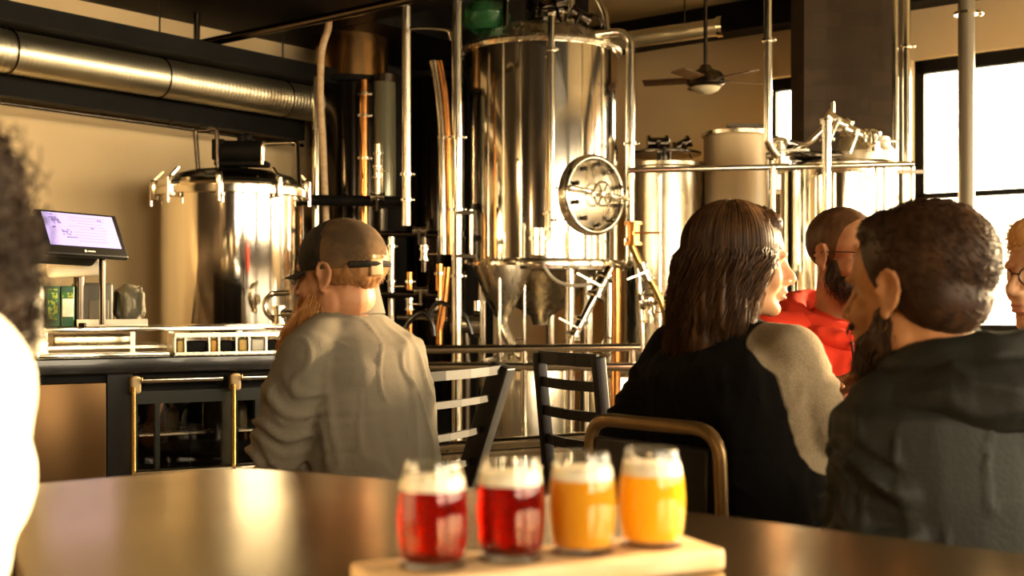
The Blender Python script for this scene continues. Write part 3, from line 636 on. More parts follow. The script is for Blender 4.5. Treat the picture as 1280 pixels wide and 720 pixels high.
def fridge(p0, p1, label):
    root = thing('glass_door_fridge', cb((p0 + p1) / 2, .3, 0), label, 'fridge')
    g = G(); cbox(g, p0 + .5, p1 - .5, .66, .7, .0, .84); cbox(g, p0 + .5, p0 + 4, .03, .66, 0, .84); cbox(g, p1 - 4, p1 - .5, .03, .66, 0, .84); cbox(g, p0 + 4, p1 - 4, .03, .66, 0, .3); cbox(g, p0 + 4, p1 - 4, .03, .66, .78, .84)
    g.put('cabinet', M['black'], root, smooth=False)
    g = G(); cbox(g, p0 + 1, p0 + 6, .0, .028, .32, .78); cbox(g, p1 - 12, p1 - 1, .0, .028, .32, .78); cbox(g, p0 + 6, p1 - 12, .0, .028, .735, .78); cbox(g, p0 + 6, p1 - 12, .0, .028, .32, .50)
    cbox(g, p0 + 28, p0 + 34, .0, .028, .50, .735)
    d_ = g.put('door', mat('fridge_frame', (.025, .028, .022), .35, .3), root, smooth=False)
    g = G(); cbox(g, p0 + 6, p1 - 12, .01, .016, .5, .735); g.put('pane', M['pane'], d_, smooth=False)
    g = G(); g.tube([cb(p0 + 12, -.055, .822), cb(p1 - 12, -.055, .822)], .011, 14)
    for q in (p0 + 20, p1 - 20): g.cyl(cb(q, -.055, .822), cb(q, .02, .80), .006, n=8)
    g.put('handle', M['pipe'], d_)
    g = G(); g.tube([cb(p0 + 3, -.06, .50), cb(p1 - 2, -.06, .50)], .014, 14)
    g.put('foot_rail', M['pipe'], root)
    g = G(); cbox(g, p0 + 8, p1 - 14, .2, .6, .60, .607); g.put('shelf', M['steelrough'], root, smooth=False)
    g = G(); cbox(g, p0 - 2, p0 + 11, -.05, .0, .775, .835, .01); g.put('corner_bracket', mat('tan_bracket', (.68, .48, .24), .5), root)
    g = G(); g.cyl(cb(p0 + 1, -.06, .50), cb(p0 + 1, -.06, .80), .008, n=10); g.put('end_rod', M['brass'], root)
    return root
fridge(166, 290, 'black glass-door bar fridge with chrome rails, next to the brown cabinet')
fridge(291, 420, 'black glass-door bar fridge partly hidden behind the capped man')
for px, h_, lab in ((215, .11, 'small clear bottle inside the left glass-door fridge, left one'), (262, .15, 'small clear bottle inside the left glass-door fridge, right one'), (300, .13, 'small clear bottle inside the right glass-door fridge')):
    c = cb(px, .35, .608); g = G(); g.lathe(c, [(0, 0), (.025, 0), (.028, .01), (.028, h_ * .6), (.012, h_ * .75), (.011, h_), (0, h_)], 20)
    g.put('bottle', mat('bottle_glass', (.2, .16, .09), .15, .2), label=lab, cat='bottle', group='bottles in the bar fridges')
# raised steel shelf
root = thing('steel_overshelf', cb(200, .3, .902), 'long raised stainless shelf standing on the black worktop', 'shelf')
g = G(); cbox(g, 45, 372, .18, .60, .985, 1.003, .004); g.put('shelf_top', M['pipe'], root)
for px in (57, 166, 214, 300, 366):
    g = G(); cbox(g, px - 3, px + 3, .2, .23, .902, .985); g.put('post', M['steelrough'], root, smooth=False)
g = G(); cbox(g, 60, 214, .17, .58, .925, .935); g.put('lower_shelf', M['steelrough'], root, smooth=False)
g = G(); cbox(g, 45, 212, .02, .16, .903, .915, .003); g.put('drip_tray', M['pipe'], label='flat stainless drip tray along the front of the black worktop', cat='tray')
root = thing('garnish_rack', cb(290, .1, .902), 'steel garnish rack with yellow blocks under the raised shelf', 'rack')
g = G(); cbox(g, 219, 352, .04, .17, .903, .912); cbox(g, 219, 352, .155, .17, .912, .978); cbox(g, 219, 352, .03, .16, .966, .979)
for px in (219, 232, 262, 274, 296, 312, 333, 352): cbox(g, px - 1.2, px + 1.2, .04, .16, .912, .966)
g.put('frame', M['steelrough'], root, smooth=False)
for p0, p1, m_ in ((221, 231, 'yellow'), (263, 273, 'orange'), (298, 310, 'yellow'), (314, 332, 'white')):
    g = G(); cbox(g, p0 + .5, p1 - .5, .05, .15, .912, .955, .006); g.put('block', M[m_], root)
for p0, p1 in ((233.5, 260.5), (275.5, 294.5), (334.5, 350.5)):
    g = G(); cbox(g, p0 + .5, p1 - .5, .06, .15, .912, .95, .004); g.put('black_bin', M['black'], root)
g = G(); cbox(g, 66, 164, .3, .5, .936, .972, .01); g.put('storage_box', M['steelrough'], label='low grey box lying under the raised shelf left of its middle post', cat='box')
# things on the shelf
g = G(); cbox(g, 57, 75, .22, .34, 1.004, 1.15, .004)
root = thing('green_carton', cb(66, .3, 1.004), 'green carton with yellow-speckled label, left one on the raised shelf', 'carton', 'green cartons on the raised shelf'); g.put('carton_body', M['green'], root)
g = G(); cbox(g, 60, 72, .217, .2195, 1.03, 1.14); g.put('carton_label', M['greenspeck'], root, smooth=False)
g = G(); cbox(g, 76.5, 93, .22, .34, 1.004, 1.15, .004)
root = thing('green_carton', cb(85, .3, 1.004), 'green carton with white label and green band, right one on the raised shelf', 'carton', 'green cartons on the raised shelf'); g.put('carton_body', M['green'], root)
g = G(); cbox(g, 78, 91.5, .217, .2195, 1.04, 1.105, .001); g.put('carton_label', M['label'], root)
g = G(); cbox(g, 78, 91.5, .216, .2192, 1.108, 1.128); g.put('carton_band', M['greenspeck'], root, smooth=False)
g = G(); cbox(g, 97, 185, .20, .42, 1.004, 1.012, .003); cbox(g, 97, 185, .20, .206, 1.012, 1.03); cbox(g, 182, 185, .2, .42, 1.012, 1.03); cbox(g, 97, 100, .2, .42, 1.012, 1.03)
g.put('white_tray', M['white'], label='white shallow tray on the raised shelf holding grey boxes', cat='tray')
g = G(); cbox(g, 95, 142, .24, .38, 1.0125, 1.163, .012); root = thing('grey_box', cb(118, .3, 1.0125), 'upright grey box standing in the white tray under the lit screen', 'box'); g.put('box_body', M['greyplastic'], root)
g = G(); cbox(g, 112, 136, .236, .24, 1.02, 1.10, .002); g.put('box_flap', mat('grey_flap', (.10, .085, .06), .5), root)
# crumpled grey bag
bm = bmesh.new(); bmesh.ops.create_icosphere(bm, subdivisions=5, radius=1); c = cb(162, .3, 1.085)
vs = []
for v in bm.verts:
    p = v.co; q = V((abs(p.x) ** .6 * (1 if p.x > 0 else -1), abs(p.y) ** .6 * (1 if p.y > 0 else -1), abs(p.z) ** .55 * (1 if p.z > 0 else -1)))
    k = 1 + .16 * noise.noise(p * 2.2) + .06 * abs(noise.noise(p * 6))
    vs.append(c + E * (q.x * .052 * k) - N * (q.y * .05 * k) + Z * (max(q.z * k, -1) * .0685))
fs = [[v.index for v in f.verts] for f in bm.faces]; bm.free()
put('grey_bag', vs, fs, mat('grey_bag', (.07, .06, .035), .7, bump=.3, bs=60), label='crumpled grey-green bag at the right end of the white tray', cat='bag')
# white dispenser at left
root = thing('white_dispenser', cb(38, .1, .902), 'tall rounded cream-white dispenser standing on the worktop beside the cartons', 'dispenser')
g = G(); cbox(g, 17, 57, .03, .17, .903, 1.165, .035); g.put('housing', M['white'], root)
g = G(); cbox(g, 24, 50, .0, .029, .903, .925, .01); g.put('foot', M['white'], root)
# POS
pc = cb(104, .33, 0); pD = 4.15
w = V((.178, .2, -.008)); hd = V((.062, -.052, -.125)); w.normalize(); hd = (hd - w * hd.dot(w)).normalized(); nn = hd.cross(w) 
if nn.y > 0: nn = -nn
pctr = at(102.5, 288, pD)
AX = (w, -hd, nn)
root = thing('register_terminal', (pctr.x, pctr.y, 1.003), 'black touch-screen register with lit lavender screen on the bar', 'register')
g = G(); g.box(pctr - hd * -.012 - nn * .012, (.305, .185, .022), ax=AX, bev=.008); g.put('bezel', M['darkplastic'], root)
g = G(); g.box(pctr - nn * .06 - w * .06 + hd * .01, (.26, .15, .09), ax=AX, bev=.02); g.put('rear_housing', M['black'], root)
g = G(); g.box(pctr + nn * .0, (.262, .136, .003), ax=AX, bev=.001); scr = g.put('display', M['screen'], root)
random.seed(3)
g = G()
def bar_(u, v, l, h): g.box(pctr + nn * .002 + w * u - hd * v, (l, h, .0012), ax=AX)
for (u, v, l, h) in ((-.105, .058, .022, .004), (-.098, .045, .03, .005), (-.09, .036, .028, .009), (-.088, .026, .034, .008), (-.098, .005, .02, .006), (-.062, -.004, .03, .004), (-.058, -.012, .035, .006), (-.06, -.022, .03, .004), (-.045, -.034, .04, .004), (.075, .045, .016, .005), (.04, .01, .014, .004)):
    n = max(2, int(l / .006))
    for i in range(n):
        if random.random() < .85: bar_(u - l / 2 + (i + .5) * l / n, v + random.uniform(-.001, .001), l / n * random.uniform(.5, .8), h)
g.put('screen_text', M['screenink'], scr, smooth=False)
g = G()
for k in range(9): bar_(.03 + random.uniform(-.01, .01), .052 - k * .0125, random.uniform(.09, .15), .0012)
g.put('screen_lines', M['screenline'], scr, smooth=False)
g = G(); q = pctr + hd * .088 + nn * .0005; g.box(q - w * .01, (.008, .008, .002), ax=((w + hd).normalized(), (w - hd).normalized(), nn)); g.box(q + w * .012, (.026, .004, .002), ax=AX); g.put('maker_mark', M['white'], root, smooth=False)
g = G(); st = at(128, 330, 4.2); g.tube([pctr - nn * .03 + hd * .05 + w * .08, st + Z * .01, V((st.x, st.y, 1.014))], .012, 12); g.box(V((st.x - .07, st.y, 1.004 + .008)) , (.02, .02, .016)); g.put('stand_rod', M['darksteel'], root)
g = G(); q = cb(94, .37, 0); q.z = 1.004; 
g2 = G(); p0 = at(60, 348, 4.28); p1 = at(130, 344, 4.32); g2.seg_box(p0 + Z * .028, p1 + Z * .028, .10, .055, bev=.015); g2.put('stand_base', M['white'], root)
g = G(); g.cyl((p1.x - .1, p1.y + .03, 1.004), (p1.x - .1, p1.y + .03, p1.z + .02), .02, n=14); g.put('stand_post', M['darksteel'], root)

# ============================================================ furniture
def ladder_chair(c, f, label, back_h=.92, w=.42, tilt=.12, slats=4, m='black', seat=.45, sl=.034, pw=.032, name='ladder_back_chair'):
    f = V((f[0], f[1], 0)).normalized(); r = V((f.y, -f.x, 0)); c = V((c[0], c[1], 0))
    root = thing(name, c, label, 'chair', 'black metal chairs in the taproom')
    g = G(); g.box(c + Z * seat, (w, .42, .03), ax=(r, f, Z), bev=.012); g.put('seat', M[m], root)
    bb = c - f * .2
    for sg in (-1, 1):
        p = bb + r * (sg * (w / 2 - .015)); g = G()
        g.seg_box(p + Z * (seat - .03), p - f * tilt + Z * back_h, pw, pw + .01, up=f, bev=.006); g.seg_box(p + Z * seat, p - f * .06, .03, .03, up=f, bev=.005); g.put('rear_leg', M[m], root)
        p = c + f * .19 + r * (sg * (w / 2 - .015)); g = G(); g.seg_box(p + Z * seat, p + f * .02, .03, .03, up=f, bev=.005); g.put('front_leg', M[m], root)
    for i in range(slats):
        t = .35 + .65 * i / (slats - 1) - (.03 if i == slats - 1 else 0); z_ = seat + (back_h - seat) * t; q = bb - f * (tilt * t)
        g = G(); pts = [q + r * (x * (w / 2 - .02)) - f * (.03 * (1 - x * x)) + Z * z_ for x in (-1, -.5, 0, .5, 1)]
        hh = sl * 1.3 if i == slats - 1 else sl
        for a_, b_ in zip(pts[:-1], pts[1:]): g.seg_box(a_, b_, .014, hh)
        g.put('back_slat', M[m], root, smooth=False)
    g = G()
    for sg in (-1, 1): g.seg_box(bb + r * (sg * (w / 2 - .015)) + Z * .2, c + f * .19 + r * (sg * (w / 2 - .015)) + Z * .2, .018, .018)
    g.put('stretcher', M[m], root)
    return root
M['chairblack'] = mat('chair_black', (.007, .006, .005), .4, spec=.25, col2=(.010, .008, .006), ns=5)
ladder_chair((-.465, 3.6), (-.86, .5), 'black slatted chair with wide raked post between the capped man and the ladder-back chair', back_h=.905, w=.5, m='chairblack', tilt=.17, sl=.020, pw=.055)
c = at(738, 0, 4.35)
ladder_chair((c.x + .12, 4.2), (.86, .5), 'black ladder-back chair standing alone in front of the low steel pipes', back_h=.915, w=.40, m='chairblack', tilt=.05)
M['bronze'] = mat('bronze_tube', (.24, .15, .06), .35, .7, col2=(.18, .11, .045), ns=8)
def tube_chair(bc, f, top, label, w=.33, seat=.46, h=.36):
    f = V((f[0], f[1], 0)).normalized(); r = V((f.y, -f.x, 0)); bc = V((bc[0], bc[1], 0)); root = thing('tube_frame_chair', bc, label, 'chair', 'tube-framed chairs round the group table')
    g = G(); w2 = w / 2
    g.tube([bc + r * -w2 + f * .04, bc + r * -w2 + f * .02 + Z * seat, bc + r * -w2 + Z * top, bc + r * w2 + Z * top, bc + r * w2 + f * .02 + Z * seat, bc + r * w2 + f * .04], .014, 12, fillet=.06); g.put('back_frame', M['bronze'], root)
    g = G(); g.box(bc + Z * (top - h / 2 - .02), (w - .04, .02, h - .03), ax=(r, f, Z), bev=.008); g.put('back_panel', M['chairblack'], root)
    g = G(); g.box(bc + f * .22 + Z * seat, (w + .06, .42, .05), ax=(r, f, Z), bev=.02); g.put('seat', M['chairblack'], root)
    for sg in (-1, 1):
        p = bc + f * .42 + r * sg * w2; g = G(); g.cyl(p, p + Z * seat, .013, n=12); g.put('front_leg', M['bronze'], root)
    return root
tube_chair((.275, 2.37), (.72, .68), .855, 'tube-framed black chair whose bronze-edged back shows behind the last tasting glass', w=.33)

# foreground table
tz = CAMZ - .245
pl = [(-.66, 1.58), (-.47, 1.14), (-.33, .86), (-.20, .62), (.0, .50), (.45, .45), (.80, .50), (1.0, .66), (.86, .82)]
far = [(1460, 712), (1280, 693), (1003, 658), (870, 641), (700, 621), (560, 607), (470, 598), (400, 591.5), (350, 588), (310, 586), (275, 586), (240, 588), (200, 592), (120, 598), (53, 604)]
pl += [((px - 640) / FPX * (.245 * FPX / (py - 375)), .245 * FPX / (py - 375)) for px, py in far][1:]
root = thing('bar_table', (.1, 1.05, 0), 'brushed gold-toned metal table in the foreground holding the tasting board', 'table')
g = G(); g.prism(pl, tz - .035, tz); g.put('tabletop', M['tabletop'], root, smooth=False)
g = G(); g.lathe((.12, 1.0, 0), [(0, 0), (.28, 0), (.28, .015), (.05, .04), (.045, tz - .06), (.15, tz - .036), (0, tz - .036)], 40); g.put('pedestal', M['black'], root)
# group table
root = thing('round_table', (.84, 2.80, 0), 'small round brown table the seated group gathers round', 'table')
g = G(); g.lathe((.84, 2.80, .86), [(0, -.035), (.26, -.035), (.27, -.02), (.27, -.005), (.26, 0), (0, 0)], 64); g.put('tabletop', M['brownwood'], root)
g = G(); g.lathe((.84, 2.80, 0), [(0, 0), (.22, 0), (.22, .012), (.035, .03), (.035, .80), (.1, .824), (0, .824)], 32); g.put('pedestal', M['black'], root)

# ============================================================ tasting board and glasses
bz = tz + .001; th = .0195; e = V((.913, .407, 0)); n_ = V((-.407, .913, 0)); g1 = V((-.067, 1.013, 0)); g4 = V((.128, 1.10, 0))
a_, b_ = g1 - e * .06, g4 + e * .052
g = G(); g.box((a_ + b_) / 2 + Z * (bz + th / 2), ((b_ - a_).length, .084, th), ax=(e, n_, Z), bev=.004)
root = thing('tasting_board', ((a_ + b_) / 2).xy.to_3d() + Z * bz, 'pale wooden paddle board carrying the row of four beer glasses', 'board'); g.put('board', M['wood'], root)
gp = [g1.lerp(g4, t) for t in (0, .335, .665, 1.)]
g = G()
for p in gp: g.lathe(p + Z * (bz + th - .0002), [(0, 0), (.0285, 0), (.0285, .0006), (0, .0006)], 40)
g.put('cup_disc', mat('dark_disc', (.22, .11, .04), .6), root)  # flat dark disc under each glass, nothing carved into the board
gz = bz + th + .0008
def gr(t):   # outer glass radius over height fraction
    P_ = [(0, .0235), (.04, .0258), (.15, .0285), (.35, .0305), (.5, .0308), (.68, .0296), (.85, .0268), (1., .0240)]
    for (a, ra), (b, rb) in zip(P_[:-1], P_[1:]):
        if t <= b:
            s = (t - a) / (b - a); return ra + (rb - ra) * s
    return P_[-1][1]
BEER = [('beer_red', (.95, .12, .02), (.34, .014, .005), .4), ('beer_red_b', (.95, .10, .02), (.28, .010, .004), .4), ('beer_amber', (1., .55, .06), (1., .50, .03), .93), ('beer_gold', (1., .65, .08), (1., .62, .03), .93)]
LB = ['tasting glass of dark red beer at the left end of the board', 'tasting glass of dark red beer, second from the left on the board', 'tasting glass of hazy amber beer, third from the left on the board', 'tasting glass of hazy golden beer at the right end of the board']
foam = mat('foam', (.92, .82, .66), .6, sss=.3, bump=.2, bs=300)
GH = .0875
for i, p in enumerate(gp):
    c = p + Z * gz; root = thing('tasting_glass', c, LB[i], 'glass of beer', 'tasting glasses on the board')
    N_ = 28; outer = [(gr(k / N_), GH * k / N_) for k in range(N_ + 1)]; tk = .0013
    inner = [(gr(k / N_) - tk, GH * k / N_) for k in range(N_, 1, -1)]
    g = G(); g.lathe(c, [(0, 0)] + outer + inner + [(0, GH * 2 / N_)], 64); g.put('glass', M['glass'], root, angle=70)
    ft = .74; fk = [k / 24 for k in range(25)]
    bp = [(0, GH * 2 / N_ + .0002)] + [(gr(t) - tk * .6, GH * t) for t in [2.2 / N_ + (ft - 2.2 / N_) * k for k in fk]] + [(0, GH * ft)]
    g = G(); g.lathe(c, bp, 64); g.put('beer', liquid_mat(*BEER[i], tl=.5 if i < 2 else .4), root, angle=70)
    g = G(); fp = [(0, GH * ft + .0002)] + [(gr(t) - tk * .6, GH * t) for t in (ft + .003, ft + .04, ft + .08, ft + .105)] + [(gr(ft + .1) - .004, GH * (ft + .115)), (0, GH * (ft + .11))]
    g.lathe(c, fp, 48)
    for k in range(9):   # lacing left on the wall
        an = random.uniform(0, 2 * pi); t = random.uniform(ft + .1, .96); rr = gr(t) - tk * 1.4
        g.sphere(c + V((rr * cos(an), rr * sin(an), GH * t)), (random.uniform(.001, .003),) * 2 + (random.uniform(.001, .0025),), 8)
    g.put('foam', foam, root, angle=70)
# ============================================================ people
def remesh(gsoup, voxel, smooth_it, name='tmp'):
    me = bpy.data.meshes.new(name); me.from_pydata(gsoup.v, [], gsoup.f); me.update()
    o = bpy.data.objects.new(name, me); COL.objects.link(o)
    md = o.modifiers.new('r', 'REMESH'); md.mode = 'VOXEL'; md.voxel_size = voxel; md.adaptivity = 0
    sm = o.modifiers.new('s', 'SMOOTH'); sm.factor = .6; sm.iterations = smooth_it
    dg = bpy.context.evaluated_depsgraph_get(); ev = o.evaluated_get(dg); m2 = bpy.data.meshes.new_from_object(ev)
    n = len(m2.vertices); co = np.empty(n * 3); m2.vertices.foreach_get('co', co); nr = np.empty(n * 3); m2.vertices.foreach_get('normal', nr)
    fs = [tuple(p.vertices) for p in m2.polygons]
    bpy.data.objects.remove(o); bpy.data.meshes.remove(me); bpy.data.meshes.remove(m2)
    return co.reshape(-1, 3), nr.reshape(-1, 3), fs
def cap(g, a, b, ra, rb, n=20):
    a, b = V(a), V(b); g.cyl(a, b, ra, rb, n=n); g.sphere(a, ra, n); g.sphere(b, rb, n)
def loft(g, pts, rad, ax, steps=5, n=24, rz=.06):
    """stack of ellipsoids along pts; rad = (sideways, depth); ax = (right, forward, up)"""
    for i in range(len(pts) - 1):
        for k in range(steps + (1 if i == len(pts) - 2 else 0)):
            t = k / steps; p = V(pts[i]).lerp(V(pts[i + 1]), t); r0, r1 = rad[i], rad[i + 1]
            g.sphere(p, (r0[0] + (r1[0] - r0[0]) * t, r0[1] + (r1[1] - r0[1]) * t, rz), n, ax=ax)
def frame(f, pitch=0., roll=0.):
    f = V((f[0], f[1], 0)).normalized(); r = V((f.y, -f.x, 0)); u = V((0, 0, 1))
    f2 = (f * cos(pitch) + u * sin(pitch)).normalized(); u2 = (u * cos(pitch) - f * sin(pitch)).normalized()
    r2 = (r * cos(roll) + u2 * sin(roll)).normalized(); u3 = r2.cross(f2).normalized()
    return r2, f2, u3
class Head:
    def __init__(s, c, f, pitch=0., roll=0., sc=1.): s.c = V(c); s.r, s.f, s.u = frame(f, pitch, roll); s.s = sc; s.ax = (s.r, s.f, s.u)
    def p(s, x, y, z): return s.c + (s.r * x + s.f * y + s.u * z) * s.s
    def el(s, g, x, y, z, rx, ry, rz, n=24): g.sphere(s.p(x, y, z), (rx * s.s, ry * s.s, rz * s.s), n, ax=s.ax)
    def soup(s, g, fat=1.):
        e = s.el
        e(g, 0, -.018, .038, .076, .096, .084, 36); e(g, 0, .030, .03, .066, .062, .070, 30); e(g, 0, .03, -.028, .060 * fat, .060, .078, 30)
        e(g, 0, .022, -.072, .054 * fat, .058, .042, 26); e(g, 0, .068, -.098, .026, .022, .018)
        e(g, 0, .045, -.085, .042 * fat, .040, .028)
        for q in (-1, 1):
            e(g, q * .036 * fat, .058, -.030, .026, .024, .030); e(g, q * .026, .080, .022, .026, .014, .010)
            e(g, q * .052 * fat, .0, -.062, .016, .030, .034)
            e(g, q * .013, .098, -.036, .009, .011, .008, 14)
            # ear: rim + lobe + back
            e(g, q * .080, -.006, -.004, .007, .019, .030, 18); e(g, q * .081, -.001, -.030, .007, .010, .013, 14)
            for k in range(9):
                a = -1.2 + k * .55; s_ = s.p(q * .085, -.008 - .019 * cos(a) * .95, .002 + .027 * sin(a)); g.sphere(s_, .0055 * s.s, 10)
        g.tube([s.p(0, .090, .014), s.p(0, .101, -.008), s.p(0, .116, -.028)], [.009 * s.s, .009 * s.s, .010 * s.s], 12)
        e(g, 0, .113, -.031, .012, .012, .010, 16); e(g, 0, .104, -.040, .010, .012, .006, 14)
        e(g, 0, .088, -.052, .022, .012, .010, 16); e(g, 0, .094, -.0605, .023, .009, .0052, 16); e(g, 0, .091, -.073, .020, .010, .0062, 16)
        e(g, 0, .084, -.067, .026, .010, .012, 16)
    def dents(s, co):
        """eye sockets, mouth line, under-lip, ear bowl"""
        P = co - np.array(s.c); X = P @ np.array(s.r) / s.s; Y = P @ np.array(s.f) / s.s; Zc = P @ np.array(s.u) / s.s
        F = np.array(s.f); Rr = np.array(s.r); front = np.clip((Y - .03) / .03, 0, 1)
        d = np.zeros(len(co))
        for q in (-1, 1): d += .010 * np.exp(-(((X - q * .031) / .016) ** 2 + ((Zc - .002) / .010) ** 2))
        d += .0035 * np.exp(-((X / .022) ** 2 * 1.0 + ((Zc + .0665) / .0022) ** 2)) + .004 * np.exp(-((X / .02) ** 2 + ((Zc + .083) / .006) ** 2))
        co -= np.outer(d * front * s.s, F)
        side = np.sign(X); eb = .006 * np.exp(-(((Y + .004) / .010) ** 2 + ((Zc - .002) / .016) ** 2)) * np.clip((np.abs(X) - .078) / .004, 0, 1)
        co -= np.outer(eb * side * s.s, Rr)
        return co
def hand(g, wrist, d, pn, side, curl=.5, s=1.):
    d = V(d).normalized(); pn = V(pn); pn = (pn - d * pn.dot(d)).normalized(); lat = d.cross(pn) * side
    wrist = V(wrist); g.sphere(wrist + d * .045 * s, (.040 * s, .048 * s, .014 * s), 18, ax=(lat, d, pn)); cap(g, wrist, wrist + d * .03, .022 * s, .02 * s, 12)
    for i, (off, L) in enumerate(((-.030, .070), (-.010, .080), (.010, .085), (.030, .062))):
        p = wrist + d * .085 * s + lat * off * s; a = curl * .5
        for k, (fr, r0, r1) in enumerate(((.45, .0095, .0088), (.3, .0088, .008), (.25, .008, .007))):
            q = p + (d * cos(a) + pn * sin(a)) * (L * fr * s); cap(g, p, q, r0 * s, r1 * s, 10); p = q; a += curl * .8
    p = wrist + d * .03 * s - lat * .03 * s; q = p + (d * .7 - lat * .6 + pn * .3).normalized() * .038 * s; cap(g, p, q, .012 * s, .0105 * s, 10)
    cap(g, q, q + (d * .9 - lat * .2 + pn * .5).normalized() * .032 * s, .0105 * s, .009 * s, 10)
def fnoise(P, sc, seed=0.):
    P = P * np.array(sc) + seed
    return np.array([noise.noise((p[0], p[1], p[2])) for p in P])
SKIN = mat('skin', (.56, .31, .17), .5, sss=.1, col2=(.50, .26, .13), ns=25, spec=.3)
SKINR = mat('skin_rosy', (.40, .19, .09), .5, sss=.1, col2=(.33, .14, .065), ns=25, spec=.3)
LIPS = mat('lips', (.45, .16, .11), .4)
EYEW = mat('eye', (.28, .2, .14), .3); EYED = mat('iris', (.05, .03, .02), .1)
DENIM = mat('dark_trousers', (.02, .02, .026), .8, spec=.2, bump=.2, bs=200)
SHOE = mat('shoe_leather', (.02, .015, .01), .4)
def person(key, label, pel, bf, neck, headc, hf, hpitch=0., hroll=0., hs=1., arms=None, seat=.47, cloth=None, skin=None, widths=(.17, .115), shw=.19, sleeve=1., fold=None, collar=True, voxel=.005, knee_f=None, cname='shirt', hand_curl=.7, fat=1., neckr=.052, flare=0., shz=-.045):
    """seated figure. pel=(x,y), bf = body facing, neck = neck-base point, arms={side:(elbow,wrist)}"""
    skin = skin or SKIN
    r, f, u = frame(bf); pel = V((pel[0], pel[1], seat + .10)); neck = V(neck); H_ = Head(headc, hf, hpitch, hroll, hs)
    root = thing('person', (pel.x, pel.y, 0), label, 'person')
    ax = (r, f, u); wx, wy = widths
    spine = [pel, pel.lerp(neck, .28) - f * .01, pel.lerp(neck, .55) - f * .015, pel.lerp(neck, .80) - f * .015, neck - u * .02]
    rad = [(wx, wy), (wx * .95, wy * .98), (wx * 1.0, wy), (wx * 1.02, wy * .98), (.085, .07)]
    sh = {q: neck + r * (q * shw) + u * shz - f * .01 for q in (-1, 1)}
    knees = {}; ank = {}
    for q in (-1, 1):
        kf = knee_f or .40
        knees[q] = pel + r * (q * .12) + f * kf - u * .02; ank[q] = V((knees[q].x + f.x * .02, knees[q].y + f.y * .02, .09))
    # --- body
    g = G(); loft(g, spine, [(a - .012, b - .012) for a, b in rad], ax)
    cap(g, neck - u * .05, H_.p(0, -.022, -.055), min(neckr * 1.05, .062), neckr)
    for q in (-1, 1):
        cap(g, neck + r * (q * .03) - u * .045, sh[q] - u * .01, .030, .045); cap(g, pel + r * (q * .09), knees[q], .082, .052); cap(g, knees[q], ank[q], .050, .036)
        g.sphere(ank[q] + f * .06 - u * .045, (.035, .11, .035), 16, ax=ax)
        el, wr = arms[q]; el, wr = V(el), V(wr); cap(g, sh[q], el, .050, .038); cap(g, el, wr, .038, .025)
        hand(g, wr, (wr - el), V((0, 0, -1)) + f * .1, q, hand_curl)
    H_.soup(g, fat)
    co, nr, fs = remesh(g, voxel, 5); co = H_.dents(co)
    body = put('body', co, fs, skin, root, angle=None)
    for q in (-1, 1):
        g = G(); H_.el(g, q * .031, .0625, .001, .0120, .0125, .0120, 16); ey = g.put('eye', EYEW, body, angle=None)
        g = G(); H_.el(g, q * .031, .0712, .001, .0055, .0050, .0055, 12); g.put('iris', EYED, ey, angle=None)
        g = G(); g.tube([H_.p(q * .014, .088, .019), H_.p(q * .030, .090, .025), H_.p(q * .046, .076, .020)], [.0028, .0038, .002], 8); g.put('eyebrow', M['hair_' + key] if 'hair_' + key in M else EYED, body, angle=None)
    g = G(); H_.el(g, 0, .0945, -.0605, .020, .0085, .0044, 16); H_.el(g, 0, .0925, -.0725, .018, .0085, .0052, 16); g.put('lips', LIPS, body, angle=None)
    # --- trousers, shoes
    g = G(); g.sphere(pel, (wx * 1.02, wy * 1.05, .12), 24, ax=ax)
    for q in (-1, 1): cap(g, pel + r * (q * .09), knees[q], .096, .068); cap(g, knees[q], ank[q] + u * .02, .066, .052)
    co, nr, fs = remesh(g, .012, 4); put('trousers', co, fs, DENIM, root, angle=None)
    for q in (-1, 1):
        g = G(); g.sphere(ank[q] + f * .065 - u * .045, (.046, .135, .044), 18, ax=ax); cap(g, ank[q] - u * .05, ank[q] + u * .01, .045, .045); g.v = [(a, b, max(c, .001)) for a, b, c in g.v]
        g.put('shoe', SHOE, root, angle=None)
    # --- top
    th = .014; g = G(); rd = [(a + th + flare * (1 - i / 4), b + th + flare * (1 - i / 4)) for i, (a, b) in enumerate(rad)]; rd[-1] = (.088, .076); loft(g, spine, rd, ax)
    cap(g, neck - u * .05, neck - u * .012, neckr + .024, neckr + .015)
    for q in (-1, 1):
        cap(g, neck + r * (q * .035) - u * .028, sh[q], .052, .072)
        el, wr = V(arms[q][0]), V(arms[q][1])
        if sleeve >= 1:
            cap(g, sh[q], el, .072, .058); cap(g, el, el.lerp(wr, .9), .058, .042)
        else:
            g.cyl(sh[q], sh[q].lerp(el, sleeve), .072, .066, n=20); g.sphere(sh[q], .072, 20)
        g.sphere(sh[q].lerp(spine[3], .35) - u * .04, (.085, wy + .005, .09), 20, ax=ax)
    co, nr, fs = remesh(g, .0075, 6)
    if fold is not None: co = co + nr * fold(co, nr, dict(r=r, f=f, u=u, neck=neck, sh=sh, arms=arms, pel=pel))[:, None]
    mats = cloth if isinstance(cloth, (list, tuple)) and len(cloth) == 2 else None
    if mats:
        top = put(cname, co, fs, mats[0], root, angle=None)
        S_, E_, Wr = [np.array(V(q)) for q in (sh[1], arms[1][0], arms[1][1])]
        def segd(a, b): t = np.clip(((co - a) @ (b - a)) / ((b - a) @ (b - a)), 0, 1); return np.linalg.norm(co - a - np.outer(t, b - a), axis=1)
        at_ = top.data.attributes.new('sleeve', 'FLOAT', 'POINT'); at_.data.foreach_set('value', np.clip((mats[1] - np.minimum(segd(S_, E_), segd(E_, Wr))) * 20 + .5, -1, 2))
    else: top = put(cname, co, fs, cloth, root, angle=None)
